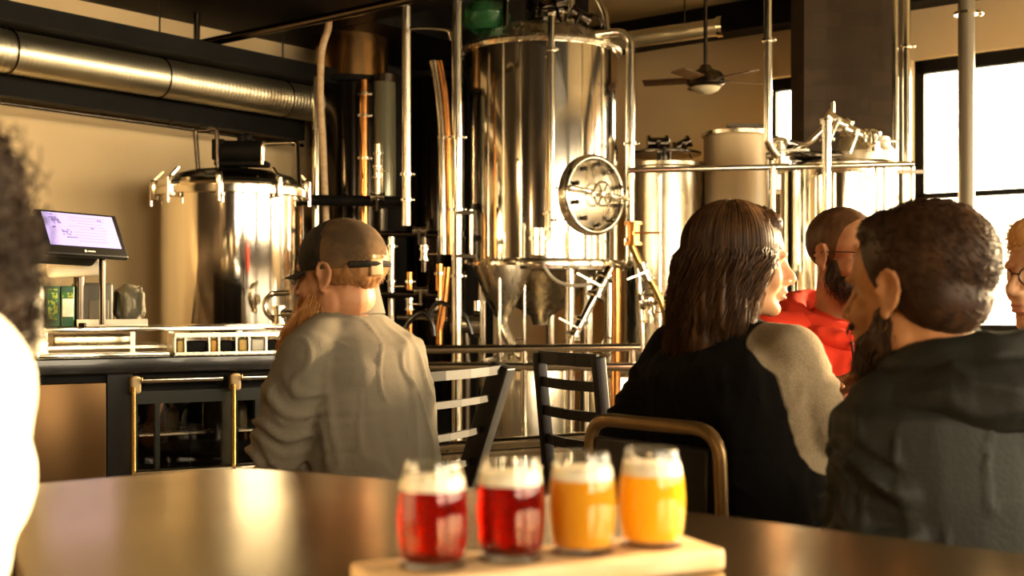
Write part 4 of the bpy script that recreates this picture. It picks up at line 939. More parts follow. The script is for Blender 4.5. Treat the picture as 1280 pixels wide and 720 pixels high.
    return dict(root=root, body=body, top=top, H=H_, neck=neck, r=r, f=f, u=u, sh=sh, pel=pel)
def hairmat(name, a, b, rough=.45): return mat(name, a, rough, col2=b, ns=60, stretch=(1, 1, .25), spec=.2)
def strands(paths, name, m, parent, r0=.0016, n=3, taper=True):
    g = G()
    for P_ in paths:
        k = len(P_); g.tube(P_, [r0 * (1 - .75 * i / (k - 1) if taper else 1) for i in range(k)], n, caps=False)
    return g.put(name, m, parent, angle=None)
def short_hair(H, g_el, name, m, parent, nstr=1600, L=.02, ymax=.05, comb=(0, -.6, .5), seed=1, r0=.0013, nw=.55, sn=1., shell=True, zmin=-.02, zfun=None, wav=.2):
    """g_el: list of ellipsoids (x,y,z,rx,ry,rz) in head space"""
    hair = None
    if shell:
        g = G()
        for e in g_el: H.el(g, *e, n=36)
        co, nr, fs = remesh(g, .004, 4); co = co + nr * (fnoise(co, (90, 90, 50), seed) * .0035 * sn + fnoise(co, (30, 30, 22), seed) * .005 * sn)[:, None]
        hair = put(name, co, fs, m, parent, angle=None)
    rnd = random.Random(seed); P_ = []
    while len(P_) < nstr:
        e = g_el[0] if rnd.random() < .75 or len(g_el) == 1 else g_el[rnd.randrange(1, len(g_el))]
        z_ = rnd.uniform(-1, 1); a = rnd.uniform(0, 2 * pi); q = sqrt(1 - z_ * z_); d = V((q * cos(a), q * sin(a), z_))
        x, y, z = e[0] + d.x * e[3], e[1] + d.y * e[4], e[2] + d.z * e[5]
        lim = zfun(x, y) if zfun else zmin
        if y > ymax or z < lim: continue
        nl = V((d.x / e[3], d.y / e[4], d.z / e[5])).normalized(); cm = V(comb); cm = (cm - nl * cm.dot(nl)) + V((rnd.uniform(-wav, wav), rnd.uniform(-wav, wav), rnd.uniform(-wav, wav)))
        pts = []; p = V((x, y, z)) - nl * .002; ll = L * rnd.uniform(.6, 1.2)
        for k in range(5):
            pts.append(H.p(*p)); p = p + (nl * (nw - .14 * k) + cm * .8).normalized() * (ll / 4)
        P_.append(pts)
    return strands(P_, name if hair is None else 'hair_strands', m, hair or parent, r0)

def ridge(x): return 1 - np.abs(x) * 2
def two_tone(name, a, b):
    m = mat(name, a, .95, bump=.3, bs=240, spec=.1); nt = m.node_tree; p = [n for n in nt.nodes if n.type == 'BSDF_PRINCIPLED'][0]
    at_ = nt.nodes.new('ShaderNodeAttribute'); at_.attribute_name = 'sleeve'; mr = nt.nodes.new('ShaderNodeMapRange'); mr.inputs['From Min'].default_value = .45; mr.inputs['From Max'].default_value = .55
    n = nt.nodes.new('ShaderNodeTexNoise'); n.inputs['Scale'].default_value = 180; tc = nt.nodes.new('ShaderNodeTexCoord'); nt.links.new(tc.outputs['Object'], n.inputs['Vector'])
    m2 = nt.nodes.new('ShaderNodeMix'); m2.data_type = 'RGBA'; m2.inputs[6].default_value = (*b, 1); m2.inputs[7].default_value = (*[x * .6 for x in b], 1); nt.links.new(n.outputs['Fac'], m2.inputs[0])
    mx = nt.nodes.new('ShaderNodeMix'); mx.data_type = 'RGBA'; mx.inputs[6].default_value = (*a, 1); nt.links.new(at_.outputs['Fac'], mr.inputs['Value']); nt.links.new(mr.outputs[0], mx.inputs[0]); nt.links.new(m2.outputs[2], mx.inputs[7]); nt.links.new(mx.outputs[2], p.inputs['Base Color']); return m
def mkfold(kind, amp=1.):
    def f(co, nr, c):
        r = np.array(c['r']); u = np.array([0, 0, 1.]); fw = np.array(c['f']); P_ = co - np.array(c['neck'])
        X = P_ @ r; Y = P_ @ fw; Zc = P_[:, 2]
        d = np.zeros(len(co))
        arm = np.zeros(len(co))
        for q in (-1, 1):     # creases running round the sleeves
            s_, e_ = np.array(c['sh'][q]), np.array(c['arms'][q][0]); ax = (e_ - s_); L = np.linalg.norm(ax); ax /= L
            t = (co - s_) @ ax; rad = np.linalg.norm(co - s_ - np.outer(t, ax), axis=1); w = np.exp(-(np.maximum(rad - .07, 0) / .02) ** 2) * np.clip((t - .02) / .05, 0, 1)
            ph = fnoise(co, (7, 7, 7), 3 + q) * 5
            d += w * (.006 * np.sin(t * 95 + ph * 2.2) + .004 * np.sin(t * 160 + ph * 3 + 1) + .006 * np.clip(1 - np.abs(np.sin(t * 55 + ph * 2.6)) * 2.5, 0, 1)); arm = np.maximum(arm, w)
        b = 1 - arm
        n1 = fnoise(np.stack([X, Y, Zc], 1), (9, 9, 2.2), 7.); n2 = fnoise(np.stack([X, Y, Zc], 1), (16, 16, 5), 17.)
        low = np.clip(-Zc / .35, 0, 1)
        n3 = fnoise(np.stack([X + n1 * .05, Y, Zc + X * .5], 1), (11, 11, 6), 27.); sharp = np.clip(1 - np.abs(n3) * 5, 0, 1) ** 2
        d += b * (ridge(n1) * .013 * (.45 + low) + n2 * .009 + sharp * .009 - .012)
        d *= np.clip((-Zc - .01) / .07, .25, 1)
        return np.maximum(d * amp, -.004)
    return f
# ---------------------------------------------------------------- 1 capped man, grey shirt
CL = {}
CL['grey'] = mat('grey_cotton', (.125, .108, .08), .9, spec=.12, bump=.15, bs=260, col2=(.145, .12, .09), ns=5)
M['hair_cap'] = hairmat('ginger_hair', (.30, .13, .04), (.42, .20, .07))
nk = at(434, 388, 2.93); hc = at(424, 344, 2.90)
el = {}; sL = at(398, 430, 2.93)
P1 = person('cap', 'bearded man in grey shirt and dark cap, seated facing left', (nk.x + .07, 2.95), (-.86, .42), nk, hc, (-.93, .37), hpitch=-.06, hs=1.04, widths=(.192, .135), shw=.178,
            arms={-1: (at(337, 592, 2.80), at(275, 640, 3.08)), 1: (nk + V((.02, .26, -.30)), nk + V((-.12, .36, -.50)))}, cloth=CL['grey'], skin=SKINR, sleeve=.9, fold=mkfold('a', .85), voxel=.0048, neckr=.066, fat=1.12, flare=.012, shz=-.105)
H1 = P1['H']
# collar
def collar(P_, col, r0=.068, h=.035, th=.009, lean=.0, name='collar', sx=1., sy=1.):
    g = G(); c = P_['neck'] + P_['f'] * .005; tilt = V((P_['f'].x * .12, P_['f'].y * .12, 1)).normalized(); X = P_['r']; Y = tilt.cross(X)
    prof = [(r0 + .012, -.018), (r0 + .004, h * .5), (r0, h), (r0 - th, h), (r0 - th, -.01)]
    vs = []; n = 48
    for (rr, z_) in prof:
        for k in range(n): a = 2 * pi * k / n; vs.append(c + X * (rr * sx * cos(a)) + Y * (rr * sy * sin(a)) + tilt * z_)
    fs = [(i * n + k, i * n + (k + 1) % n, ((i + 1) % 5) * n + (k + 1) % n, ((i + 1) % 5) * n + k) for i in range(5) for k in range(n)]
    return put(name, vs, fs, col, P_['top'], angle=60)
collar(P1, CL['grey'], .084, .080)
# beard: long, ginger
def beard(H, parent, m, els, n=900, L=.03, down=1., seed=2, fwd=.2, name='beard'):
    g = G()
    for e in els: H.el(g, *e, n=24)
    co, nr, fs = remesh(g, .004, 4); co = co + nr * (fnoise(co, (70, 70, 30), seed) * .006)[:, None]
    b = put(name, co, fs, m, parent, angle=None); rnd = random.Random(seed); paths = []
    idx = [rnd.randrange(len(co)) for _ in range(n)]; dn = -H.u * down + H.f * fwd
    for i in idx:
        p = V(co[i]); nn_ = V(nr[i]); ll = L * rnd.uniform(.5, 1.2); pts = []
        for k in range(4):
            pts.append(p.copy()); p = p + (nn_ * (.35 - .1 * k) + dn * .8 + V((rnd.uniform(-.2, .2), rnd.uniform(-.2, .2), 0))).normalized() * (ll / 3)
        paths.append(pts)
    strands(paths, 'beard_strands', m, b, .0012)
    return b
M['beard_ginger'] = hairmat('ginger_beard', (.40, .18, .05), (.62, .32, .10))
beard(H1, P1['body'], M['beard_ginger'], [(0, .050, -.088, .062, .052, .038), (0, .085, -.11, .052, .045, .048), (0, .108, -.145, .048, .050, .055), (0, .122, -.185, .044, .046, .055), (0, .130, -.225, .034, .036, .05), (.052, .018, -.062, .014, .03, .04), (-.052, .018, -.062, .014, .03, .04), (0, .096, -.052, .03, .014, .010)], 1500, .05, fwd=.15, seed=5)
# side and nape stubble-short hair
short_hair(H1, [(0, -.028, .03, .079, .094, .082)], 'hair', hairmat('short_ginger_hair', (.20, .09, .03), (.28, .13, .045)), P1['body'], 700, .01, ymax=.02, zfun=lambda x, y: -.035 if y < -.03 else -.0, comb=(0, -.3, -.8), seed=4, r0=.001)
# cap: dark front, brown crown, strap
capm = mat('cap_front', (.012, .010, .007), .8, spec=.12, col2=(.025, .018, .01), ns=30, lo=.45, hi=.6); crm = mat('cap_crown', (.10, .055, .024), .85, spec=.12, col2=(.05, .03, .015), ns=14, lo=.42, hi=.6)
def sub_shell(H, c, rx, ry, rz, keep, th=.004, n=72, m_=40):
    """open shell of an ellipsoid, keep(x,y,z)->bool, with thickness"""
    g = G(); vs = []; idx = {}; fs = []
    for layer in (0, 1):
        for i in range(m_ + 1):
            t = pi * i / m_
            for k in range(n):
                a = 2 * pi * k / n; q = th * layer
                vs.append((c[0] + (rx - q) * sin(t) * cos(a), c[1] + (ry - q) * sin(t) * sin(a), c[2] + (rz - q) * cos(t)))
    W_ = (m_ + 1) * n; kept = set()
    for i in range(m_):
        for k in range(n):
            q = [i * n + k, (i + 1) * n + k, (i + 1) * n + (k + 1) % n, i * n + (k + 1) % n]
            x, y, z = [sum(vs[j][d] for j in q) / 4 for d in range(3)]
            if keep(x, y, z): kept.add((i, k)); fs.append(tuple(q)); fs.append(tuple(j + W_ for j in reversed(q)))
    for (i, k) in kept:
        for (di, dk, e0, e1) in ((-1, 0, (i, k), (i, k + 1)), (1, 0, (i + 1, k + 1), (i + 1, k)), (0, -1, (i + 1, k), (i, k)), (0, 1, (i, k + 1), (i + 1, k + 1))):
            if (i + di, (k + dk) % n) not in kept:
                a0 = e0[0] * n + e0[1] % n; a1 = e1[0] * n + e1[1] % n; fs.append((a0, a1, a1 + W_, a0 + W_))
    used = sorted({j for f_ in fs for j in f_}); mp = {j: i for i, j in enumerate(used)}
    g.add([H.p(*vs[j]) for j in used], [tuple(mp[j] for j in f_) for f_ in fs]); return g
cc = (0, -.012, .040)
capo = sub_shell(H1, cc, .088, .108, .092, lambda x, y, z: z > .012 + .12 * max(-y - .02, 0) * 0 and y > -.0).put('cap', capm, P1['root'], angle=60)
sub_shell(H1, cc, .088, .108, .092, lambda x, y, z: z > (.012 if not (y < -.075 and abs(x) < .035) else .042) and y <= .0).put('cap_crown', crm, capo, angle=60, label='mottled brown rear crown')
g = G(); n = 16; vs = []
for lay in (0, 1):
    for i in range(n + 1):
        a = (i / n - .5) * 1.9
        for j in range(6):
            t = j / 5; x = sin(a) * (.084 + .006 * t); y = -.012 + cos(a) * (.104) + t * .045 * max(cos(a * 1.1), 0) ; vs.append(H1.p(x, y, .016 - t * .012 - .010 * (x / .08) ** 2 - lay * .003))
m1 = (n + 1) * 6; fs = []
for i in range(n):
    for j in range(5):
        a, b, c_, d_ = i * 6 + j, (i + 1) * 6 + j, (i + 1) * 6 + j + 1, i * 6 + j + 1; fs.append((a, b, c_, d_)); fs.append((d_ + m1, c_ + m1, b + m1, a + m1))
for i in range(n): fs.append((i * 6 + 5, (i + 1) * 6 + 5, (i + 1) * 6 + 5 + m1, i * 6 + 5 + m1))
g.add(vs, fs); g.put('cap_brim', capm, capo, angle=60)
g = G(); g.box(H1.p(-.030, -.113, .010), (.034, .012, .040), ax=((H1.r * .85 + H1.f * -.5).normalized(), (H1.r * .5 + H1.f * .85).normalized(), H1.u), bev=.004)
g.put('strap_buckle', mat('buckle', (.45, .27, .12), .5), capo)
g = G(); g.tube([H1.p(.09 * sin(a), -.012 - .108 * cos(a), .018) for a in [x * .2 - 1.0 for x in range(11)]], .008, 8); g.put('cap_strap', capm, capo)
root = thing('bar_stool', (P1['pel'].x, P1['pel'].y, 0), 'plain black stool under the capped man', 'stool')
def stool(root, c, h):
    g = G(); g.lathe((c.x, c.y, h - .04), [(0, 0), (.15, 0), (.165, .012), (.165, .028), (.15, .038), (0, .038)], 40); g.put('seat', M['chairblack'], root)
    for k in range(4):
        a = k * pi / 2 + .6; g = G(); g.cyl((c.x + .2 * cos(a), c.y + .2 * sin(a), 0), (c.x + .1 * cos(a), c.y + .1 * sin(a), h - .035), .012, n=10); g.put('leg', M['chairblack'], root)
stool(root, P1['pel'], .45)

# ---------------------------------------------------------------- 2 long-haired woman
CL['blacktop'] = mat('black_knit', (.006, .005, .004), .9, spec=.12, bump=.2, bs=220, col2=(.009, .007, .005), ns=6)
CL['heather'] = mat('heather_sleeve', (.30, .24, .16), .95, spec=.12, bump=.4, bs=240, col2=(.21, .165, .105), ns=200, lo=.38, hi=.62)
M['hair_woman'] = hairmat('brown_hair', (.030, .013, .005), (.075, .034, .012), .42)
hc = at(928, 330, 2.60); nk = at(918, 412, 2.60)
eR = at(1030, 534, 2.46); eL = at(800, 560, 2.75)
shr = nk
def sleevepred(C):
    n_ = np.array(nk); P_ = C - n_; r = np.array([.68, -.73, 0.]); f = np.array([.73, .68, 0.])
    X = P_ @ r; Zc = P_[:, 2]; Y = P_ @ f
    return (X > .066 + np.clip(-Zc, 0, .4) * .42) 
P2 = person('woman', 'long-haired woman in black top with heathered grey sleeve, facing right', (nk.x + .0, 2.60), (.73, .68), nk, hc, (.99, .06), hs=.97, widths=(.20, .14), shw=.150, hpitch=-.03, shz=-.055,
            arms={1: (eR, at(1050, 540, 2.70)), -1: (nk + V((-.26, .10, -.30)), nk + V((-.06, .32, -.22)))}, cloth=(two_tone('raglan_knit', (.006, .005, .004), (.29, .225, .145)), .096), sleeve=1., fold=mkfold('b', .5), voxel=.0042, neckr=.045, fat=.95, flare=.02, cname='sweater')
H2 = P2['H']
# hair: shell + long locks
g = G()
for e_ in ((0, -.028, .040, .090, .105, .094), (0, .028, .085, .068, .055, .042), (0, -.07, -.03, .088, .062, .10), (0, -.085, -.11, .085, .05, .09), (-.055, -.045, -.09, .042, .07, .11), (.065, -.05, -.08, .030, .058, .10), (0, -.095, -.18, .088, .045, .08), (.04, -.085, -.20, .05, .04, .06)): H2.el(g, *e_, n=32)
co, nr, fs = remesh(g, .005, 5)
P_ = co - np.array(H2.c); X = P_ @ np.array(H2.r); Y = P_ @ np.array(H2.f)
ang = np.arctan2(X, Y)
co = co + nr * (np.array([noise.noise((a * 9, z * 5, 1)) for a, z in zip(ang, co[:, 2])]) * .010 + np.array([noise.noise((a * 26, z * 7, 4)) for a, z in zip(ang, co[:, 2])]) * .006)[:, None]
hair2 = put('hair', co, fs, M['hair_woman'], P2['root'], angle=None)
rnd = random.Random(11); paths = []
for i in range(2600):
    a = rnd.uniform(.62, 2 * pi - .62)                # angle from the face, round the head
    part = .010; t0 = rnd.uniform(.05, 1.2); pts = []
    rx, ry, rz = .094, .108, .098; ln = rnd.uniform(.15, .30); ph = rnd.uniform(0, 6); off = rnd.uniform(-.004, .006); w_ = rnd.uniform(.005, .017)
    for k in range(9):
        t = t0 + (1.62 - t0) * k / 8
        pts.append(H2.p((rx + off) * sin(t) * sin(a), -.026 + (ry + off) * sin(t) * cos(a), .040 + (rz + off) * cos(t)))
    x, y = (rx + off) * sin(a), -.026 + (ry + off) * cos(a)
    if y > .0: ln *= .75
    for k in range(1, 9):
        q = k / 8; drop = ln * q; pull = min(1, drop / .12)
        pts.append(H2.p(x * (1 - .12 * pull) + w_ * sin(q * 7 + ph), y * (1 - .0 * pull) - .02 * pull - (.03 * pull if y > 0 else 0) + w_ * cos(q * 6 + ph), .04 - drop - .005))
    paths.append(pts)
strands(paths, 'long_locks', M['hair_woman'], hair2, .0017)
M['hair_tip'] = hairmat('light_brown_hair', (.07, .034, .014), (.12, .06, .025), .42)
paths = []
for i in range(160):      # lighter locks in front of the ear
    a = rnd.uniform(.5, 1.0); pts = []; ph = rnd.uniform(0, 6); off = rnd.uniform(.002, .010); ln = rnd.uniform(.10, .20)
    for k in range(7):
        t = .75 + (1.6 - .75) * k / 6; pts.append(H2.p((.086 + off) * sin(t) * sin(a), -.026 + (.106 + off) * sin(t) * cos(a), .04 + (.094 + off) * cos(t)))
    for k in range(1, 8):
        q = k / 7; pts.append(H2.p((.086 + off) * sin(a) - .01 * q + .004 * sin(ph + q * 5), -.026 + (.106 + off) * cos(a) - .05 * q, .04 - ln * q))
    paths.append(pts)
strands(paths, 'light_locks', M['hair_tip'], hair2, .0015)

# ---------------------------------------------------------------- 3 man in red hoodie
CL['red'] = mat('red_fleece', (.62, .045, .018), .85, spec=.12, bump=.12, bs=200, col2=(.54, .035, .014), ns=6)
M['hair_red'] = hairmat('buzzed_hair', (.06, .028, .012), (.10, .045, .02))
hc = at(1058, 320, 3.30); nk = at(1040, 398, 3.35)
P3 = person('red', 'bearded man with shaved head in bright red hoodie', (nk.x + .0, 3.42), (.35, -.94), nk, hc, (.50, -.87), hpitch=-.05, hs=1.06, widths=(.205, .135), shw=.195,
            arms={1: (nk + V((-.28, -.04, -.34)), at(1050, 482, 2.86)), -1: (nk + V((.30, -.08, -.34)), at(1110, 490, 2.92))}, cloth=CL['red'], skin=SKINR, fold=mkfold('c', 1.2), voxel=.0045, neckr=.058, cname='hoodie', hand_curl=.5, flare=.02)
H3 = P3['H']
short_hair(H3, [(0, -.024, .041, .0805, .0985, .0875)], 'hair', M['hair_red'], P3['body'], 700, .004, sn=.15, ymax=.045, zfun=lambda x, y: -.03 if y < -.02 else (.02 if y < .02 else .055), seed=8, r0=.0008, wav=.3)
M['beard_dark'] = hairmat('dark_beard', (.022, .012, .007), (.05, .026, .013))
beard(H3, P3['body'], M['beard_dark'], [(0, .045, -.088, .060, .048, .034), (0, .07, -.105, .045, .034, .038), (.056, .012, -.052, .014, .026, .042), (-.056, .012, -.052, .014, .026, .042), (.045, .045, -.075, .022, .026, .026), (-.045, .045, -.075, .022, .026, .026), (0, .097, -.050, .028, .010, .007), (0, .085, -.088, .03, .018, .012)], 900, .022, seed=9)
# hood bunched round the neck
g = G(); c = P3['neck']; hood = []
for k in range(40):
    a = 2 * pi * k / 40; bk = (1 - cos(a)) / 2            # a=0 front
    q = c + P3['f'] * ((.085 + .02 * bk) * cos(a) - .02) + P3['r'] * (.098 * sin(a)) + Z * (-.035 + .07 * bk); g.sphere(q, .026 + .018 * bk, 12)
    q2 = c + P3['f'] * ((.115 + .02 * bk) * cos(a) - .015) + P3['r'] * (.125 * sin(a)) + Z * (-.06 + .05 * bk); g.sphere(q2, .026 + .014 * bk, 12)
co, nr, fs = remesh(g, .006, 5); co = co + nr * (ridge(fnoise(co, (14, 14, 22), 4)) * .006)[:, None]; put('hood', co, fs, CL['red'], P3['top'], angle=None)
g = G(); g.tube([c + P3['f'] * .13 + P3['r'] * .03 + Z * -.06, c + P3['f'] * .15 + P3['r'] * .035 + Z * -.12, c + P3['f'] * .15 + P3['r'] * .03 + Z * -.2], .004, 8); g.tube([c + P3['f'] * .13 - P3['r'] * .03 + Z * -.06, c + P3['f'] * .15 - P3['r'] * .035 + Z * -.12, c + P3['f'] * .15 - P3['r'] * .03 + Z * -.2], .004, 8)
g.put('drawstring', mat('dark_cord', (.08, .02, .015), .8), P3['top'])
def glasses(H, parent, m, w=.003, lens=True, z0=.0):
    g = G()
    for q in (-1, 1):
        g.torus(H.p(q * .032, .099, z0), .023 * H.s, .0018, ax=(H.r, H.u, H.f), n=28, m=8, sy=.78)
        g.tube([H.p(q * .055, .097, z0 + .006), H.p(q * .072, .085, z0 + .008), H.p(q * .079, .04, z0 + .008), H.p(q * .081, -.005, z0 + .008), H.p(q * .081, -.02, z0 - .01)], .0016, 8)
    g.tube([H.p(-.010, .100, z0 + .004), H.p(0, .104, z0 + .007), H.p(.010, .100, z0 + .004)], .0016, 8)
    o = g.put('glasses', m, parent); tag(o)
    g = G()
    for q in (-1, 1):
        g.lathe(H.p(q * .032, .099, z0), [(0, -.0006), (.022, -.0006), (.022, .0006), (0, .0006)], 24, axis=H.f)
    g.put('lens', M['pane'], o)
    return o
glasses(H3, P3['body'], mat('thin_wire', (.08, .06, .04), .3, .8), z0=.002)
stool(thing('bar_stool', (P3['pel'].x, P3['pel'].y, 0), 'plain black stool under the man in the red hoodie', 'stool'), P3['pel'], .45)

# ---------------------------------------------------------------- 4 foreground man, dark jacket
CL['jacket'] = mat('dark_jacket', (.013, .0135, .011), .65, spec=.3, bump=.12, bs=160, col2=(.012, .0125, .010), ns=5)
M['hair_front'] = hairmat('dark_brown_hair', (.022, .010, .005), (.05, .023, .010), .5)
hc = at(1142, 364, 1.85); nk = at(1192, 448, 1.86)
P4 = person('front', 'man in dark hooded jacket seen from behind, nearest on the right', (nk.x + .02, 1.86), (-.42, .90), nk, hc, (-.66, .75), hpitch=-.04, hs=1.03, widths=(.205, .14), shw=.138,
            arms={-1: (at(1098, 672, 1.76), at(1045, 705, 1.98)), 1: (nk + V((.34, .0, -.28)), nk + V((.12, .33, -.26)))}, cloth=CL['jacket'], skin=mat('skin_tan', (.46, .21, .085), .5, sss=.1, col2=(.40, .17, .065), ns=25, spec=.3), fold=mkfold('d', 1.4), voxel=.0042, neckr=.060, cname='jacket', flare=.03, shz=-.085)
H4 = P4['H']
short_hair(H4, [(0, -.026, .046, .085, .105, .090), (0, .030, .092, .062, .05, .034), (0, -.05, -.008, .078, .066, .065), (.068, -.0, .024, .010, .022, .035), (-.068, -.0, .024, .010, .022, .035)], 'hair', M['hair_front'], P4['body'], 4200, .016, nw=.22, sn=.15, wav=.12, ymax=.075, zfun=lambda x, y: -.055 if y < -.04 else (.0 if y < .02 else .07), comb=(.1, -.5, -.35), seed=12, r0=.0011)
beard(H4, P4['body'], hairmat('brown_beard', (.03, .014, .006), (.06, .028, .012)), [(0, .042, -.092, .058, .046, .032), (0, .066, -.108, .044, .034, .030), (.058, .015, -.060, .012, .022, .04), (-.058, .015, -.060, .012, .022, .04), (.046, .045, -.080, .020, .026, .024), (-.046, .045, -.080, .020, .026, .024), (0, .097, -.050, .028, .010, .007)], 1100, .016, seed=13)
g = G(); c = P4['neck']; f_, r_ = P4['f'], P4['r']
for k in range(44):
    a = 2 * pi * k / 44; bk = (1 - cos(a)) / 2
    g.sphere(c + f_ * ((.082 + .035 * bk) * cos(a) - .01) + r_ * (.100 * sin(a)) + Z * (-.03 + .035 * bk), .024 + .016 * bk, 12)
    if bk > .35: g.sphere(c + f_ * ((.125 + .03 * bk) * cos(a) - .01) + r_ * (.135 * sin(a)) + Z * (-.065 + .02 * bk), .028 + .022 * bk, 12)
co, nr, fs = remesh(g, .006, 5); co = co + nr * (ridge(fnoise(co, (13, 13, 24), 9)) * .008)[:, None]; put('hood', co, fs, CL['jacket'], P4['top'], angle=None)
stool(thing('bar_stool', (P4['pel'].x, P4['pel'].y, 0), 'plain black stool under the man in the dark jacket', 'stool'), P4['pel'], .45)

# ---------------------------------------------------------------- 5 fair-haired person with glasses at the right edge
M['hair_fair'] = hairmat('fair_hair', (.50, .26, .09), (.62, .36, .14))
CL['tan'] = mat('tan_top', (.30, .20, .12), .85, spec=.12, bump=.15, bs=200)
hc = at(1316, 345, 2.50); nk = at(1330, 425, 2.52)
P5 = person('fair', 'fair-haired person wearing dark-rimmed glasses, cut by the right edge', (nk.x + .04, 2.54), (-.95, .1), nk, hc, (-.93, -.36), hs=1.0, widths=(.17, .12), shw=.165,
            arms={-1: (nk + V((-.04, -.22, -.32)), nk + V((-.18, -.05, -.20))), 1: (nk + V((-.02, .24, -.30)), nk + V((-.20, .12, -.20)))}, cloth=CL['tan'], fold=mkfold('e'), voxel=.0048, cname='top')
H5 = P5['H']
short_hair(H5, [(0, -.026, .044, .088, .104, .094), (0, .04, .082, .066, .052, .042), (.072, .01, -.005, .018, .04, .06), (-.072, .01, -.005, .018, .04, .06), (0, -.07, -.04, .08, .055, .07)], 'hair', M['hair_fair'], P5['body'], 2600, .035, ymax=.085, zfun=lambda x, y: -.07 if y < -.02 else (-.03 if y < .04 else .06), comb=(0, -.3, -.8), seed=21, r0=.0012)
glasses(H5, P5['body'], mat('dark_rims', (.03, .018, .012), .3), z0=-.002)
stool(thing('bar_stool', (P5['pel'].x, P5['pel'].y, 0), 'plain black stool under the fair-haired person', 'stool'), P5['pel'], .45)

# ---------------------------------------------------------------- 6 curly-haired person at the left edge
CL['white'] = mat('white_blouse', (.86, .78, .62), .8, spec=.12, bump=.1, bs=200)
M['hair_curly'] = hairmat('curly_hair', (.008, .004, .002), (.02, .009, .004), .6)
hc = V((-.502, .97, CAMZ + .030)); nk = V((-.522, .95, CAMZ - .045))
P6 = person('curly', 'curly-haired person in white blouse, cut by the left edge', (-.532, .93), (.62, .78), nk, hc, (-.55, .83), widths=(.15, .105), shw=.15, hs=.98,
            arms={1: (nk + V((.10, -.17, -.30)), nk + V((.14, .0, -.42))), -1: (nk + V((-.17, .12, -.30)), nk + V((-.08, .30, -.38)))}, cloth=CL['white'], fold=mkfold('f', .4), voxel=.005, cname='blouse', neckr=.045, seat=.42, shz=-.02)
H6 = P6['H']
g = G()
for e_ in ((0, -.028, .03, .088, .106, .094), (0, -.055, -.035, .092, .078, .08)): H6.el(g, *e_, n=28)
co, nr, fs = remesh(g, .007, 4); co = co + nr * (fnoise(co, (28, 28, 28), 3) * .016)[:, None]; hair6 = put('hair', co, fs, M['hair_curly'], P6['root'], angle=None)
rnd = random.Random(31); paths = []
for i in range(1300):
    j = rnd.randrange(len(co)); p = V(co[j]); nn_ = V(nr[j])
    y_ = (p - H6.c).dot(H6.f)
    if y_ > .05: continue
    d = (nn_ + V((0, 0, -.5)) * rnd.uniform(0, 1.2) + V((rnd.uniform(-.5, .5), rnd.uniform(-.5, .5), rnd.uniform(-.5, .5)))).normalized(); x = d.orthogonal().normalized(); y = d.cross(x); L = rnd.uniform(.015, .038); rr = rnd.uniform(.004, .008); ph = rnd.uniform(0, 6); tn = rnd.uniform(1.5, 3)
    paths.append([p + d * (L * k / 15) + (x * cos(ph + tn * 2 * pi * k / 15) + y * sin(ph + tn * 2 * pi * k / 15)) * rr for k in range(16)])
strands(paths, 'curls', M['hair_curly'], hair6, .0016, n=4)
stool(thing('bar_stool', (P6['pel'].x, P6['pel'].y, 0), 'plain black stool under the curly-haired person', 'stool'), P6['pel'], .40)

# ============================================================ light and camera
w = bpy.data.worlds.new('sky'); SC.world = w; w.use_nodes = True; nt = w.node_tree; bg = nt.nodes['Background']
bg.inputs[0].default_value = (1.0, .83, .56, 1); bg.inputs[1].default_value = 7.0
def portal(c, sx, sy, nrm):
    l = bpy.data.lights.new('window_daylight', 'AREA'); l.shape = 'RECTANGLE'; l.size = sx; l.size_y = sy; l.cycles.is_portal = True
    o = bpy.data.objects.new('window_daylight', l); COL.objects.link(o); o.location = c
    o.rotation_euler = V(nrm).to_track_quat('-Z', 'Y').to_euler()
hz = (SILL + HEAD) / 2
for a, b in ub: portal(rm((a + b) / 2, -.3, hz), b - a, HEAD - SILL, W)
for a, b in vb: portal(rm(LU + .3, (a + b) / 2, hz), b - a, HEAD - SILL, -U)
sun = bpy.data.lights.new('low_sun', 'SUN'); sun.energy = 9.0; sun.angle = R_(6); sun.color = (1, .72, .38)
so = bpy.data.objects.new('low_sun', sun); COL.objects.link(so); so.location = (6, 8, 6)
so.rotation_euler = (-(U * .42 - W).normalized() - Z * .165).to_track_quat('-Z', 'Y').to_euler()
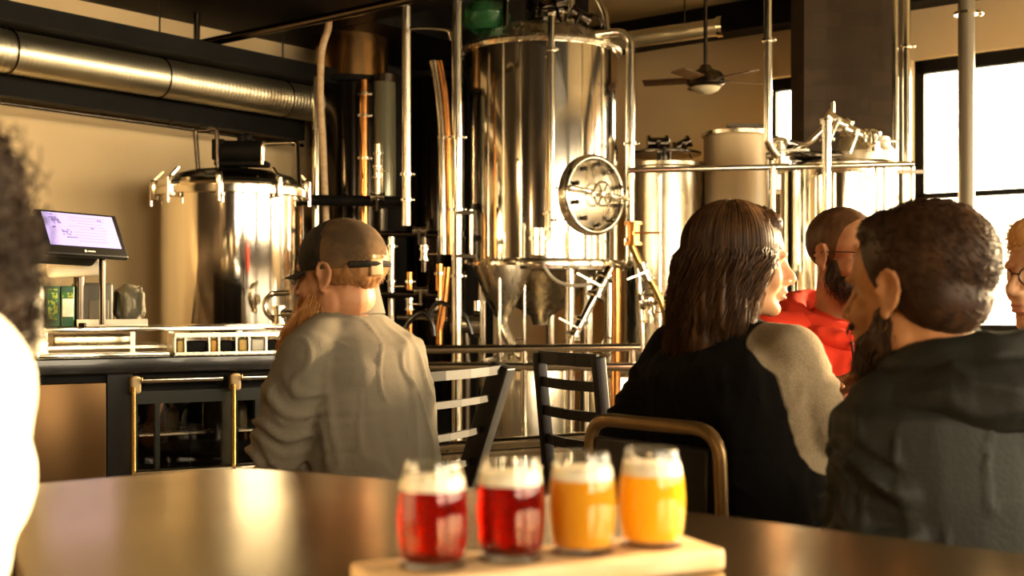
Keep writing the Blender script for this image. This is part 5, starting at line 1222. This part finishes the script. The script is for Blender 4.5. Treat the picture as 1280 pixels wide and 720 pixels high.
# unseen pendant lamps added for warm fill, behind the camera and over the bar
for (x, y, z, e, lab) in ((-2.3, 3.9, 2.35, 25, 'left of the two warm pendant lamps above the back bar'), (-2.2, -1.2, 2.3, 14, 'added warm pendant lamp behind the camera, left one'), (1.4, -2.0, 2.3, 14, 'added warm pendant lamp behind the camera, right one')):
    root = thing('added_pendant', (x, y, z), lab.replace('left of the two warm pendant lamps', 'warm pendant lamp'), 'lamp', 'pendant lamps')
    top = 2.86 if (V((x, y, 0)) - C0).dot(W) > 3.55 and (V((x, y, 0)) - C0).dot(U) < 5.2 else 3.5
    g = G(); g.cyl((x, y, z + .12), (x, y, top), .004, n=8); g.put('cord', M['black'], root)
    g = G(); g.lathe((x, y, z), [(.14, 0), (.12, .05), (.05, .11), (.02, .14), (.018, .139), (.046, .105), (.115, .047), (.134, 0)], 40, close=True); g.put('lamp_shade', M['black'], root)
    g = G(); g.sphere((x, y, z + .03), .035, 16); g.put('bulb', mat('bulb_glow', (1, .7, .3), .3, emis=((1, .55, .2), 30)), root)
    l = bpy.data.lights.new('added_bulb_light', 'POINT'); l.energy = e; l.color = (1, .6, .25); l.shadow_soft_size = .05
    o = bpy.data.objects.new('added_bulb_light', l); COL.objects.link(o); o.location = (x, y, z - .03)
cam = bpy.data.cameras.new('camera'); cam.lens = 36 * FPX / 1280; cam.sensor_width = 36; cam.shift_y = 15 / 1280
cam.dof.use_dof = True; cam.dof.focus_distance = 3.6; cam.dof.aperture_fstop = 4.5; cam.clip_start = .05
co_ = bpy.data.objects.new('camera', cam); COL.objects.link(co_); co_.location = (0, 0, CAMZ); co_.rotation_euler = (R_(90), 0, 0); SC.camera = co_
vs_ = SC.view_settings; vs_.view_transform = 'Standard'; vs_.look = 'None'; vs_.exposure = 1.6; vs_.gamma = 1; vs_.use_curve_mapping = False
cy = SC.cycles; cy.use_denoising = True; cy.max_bounces = 10; cy.transparent_max_bounces = 16; cy.sample_clamp_indirect = 8; cy.caustics_reflective = False; cy.caustics_refractive = False
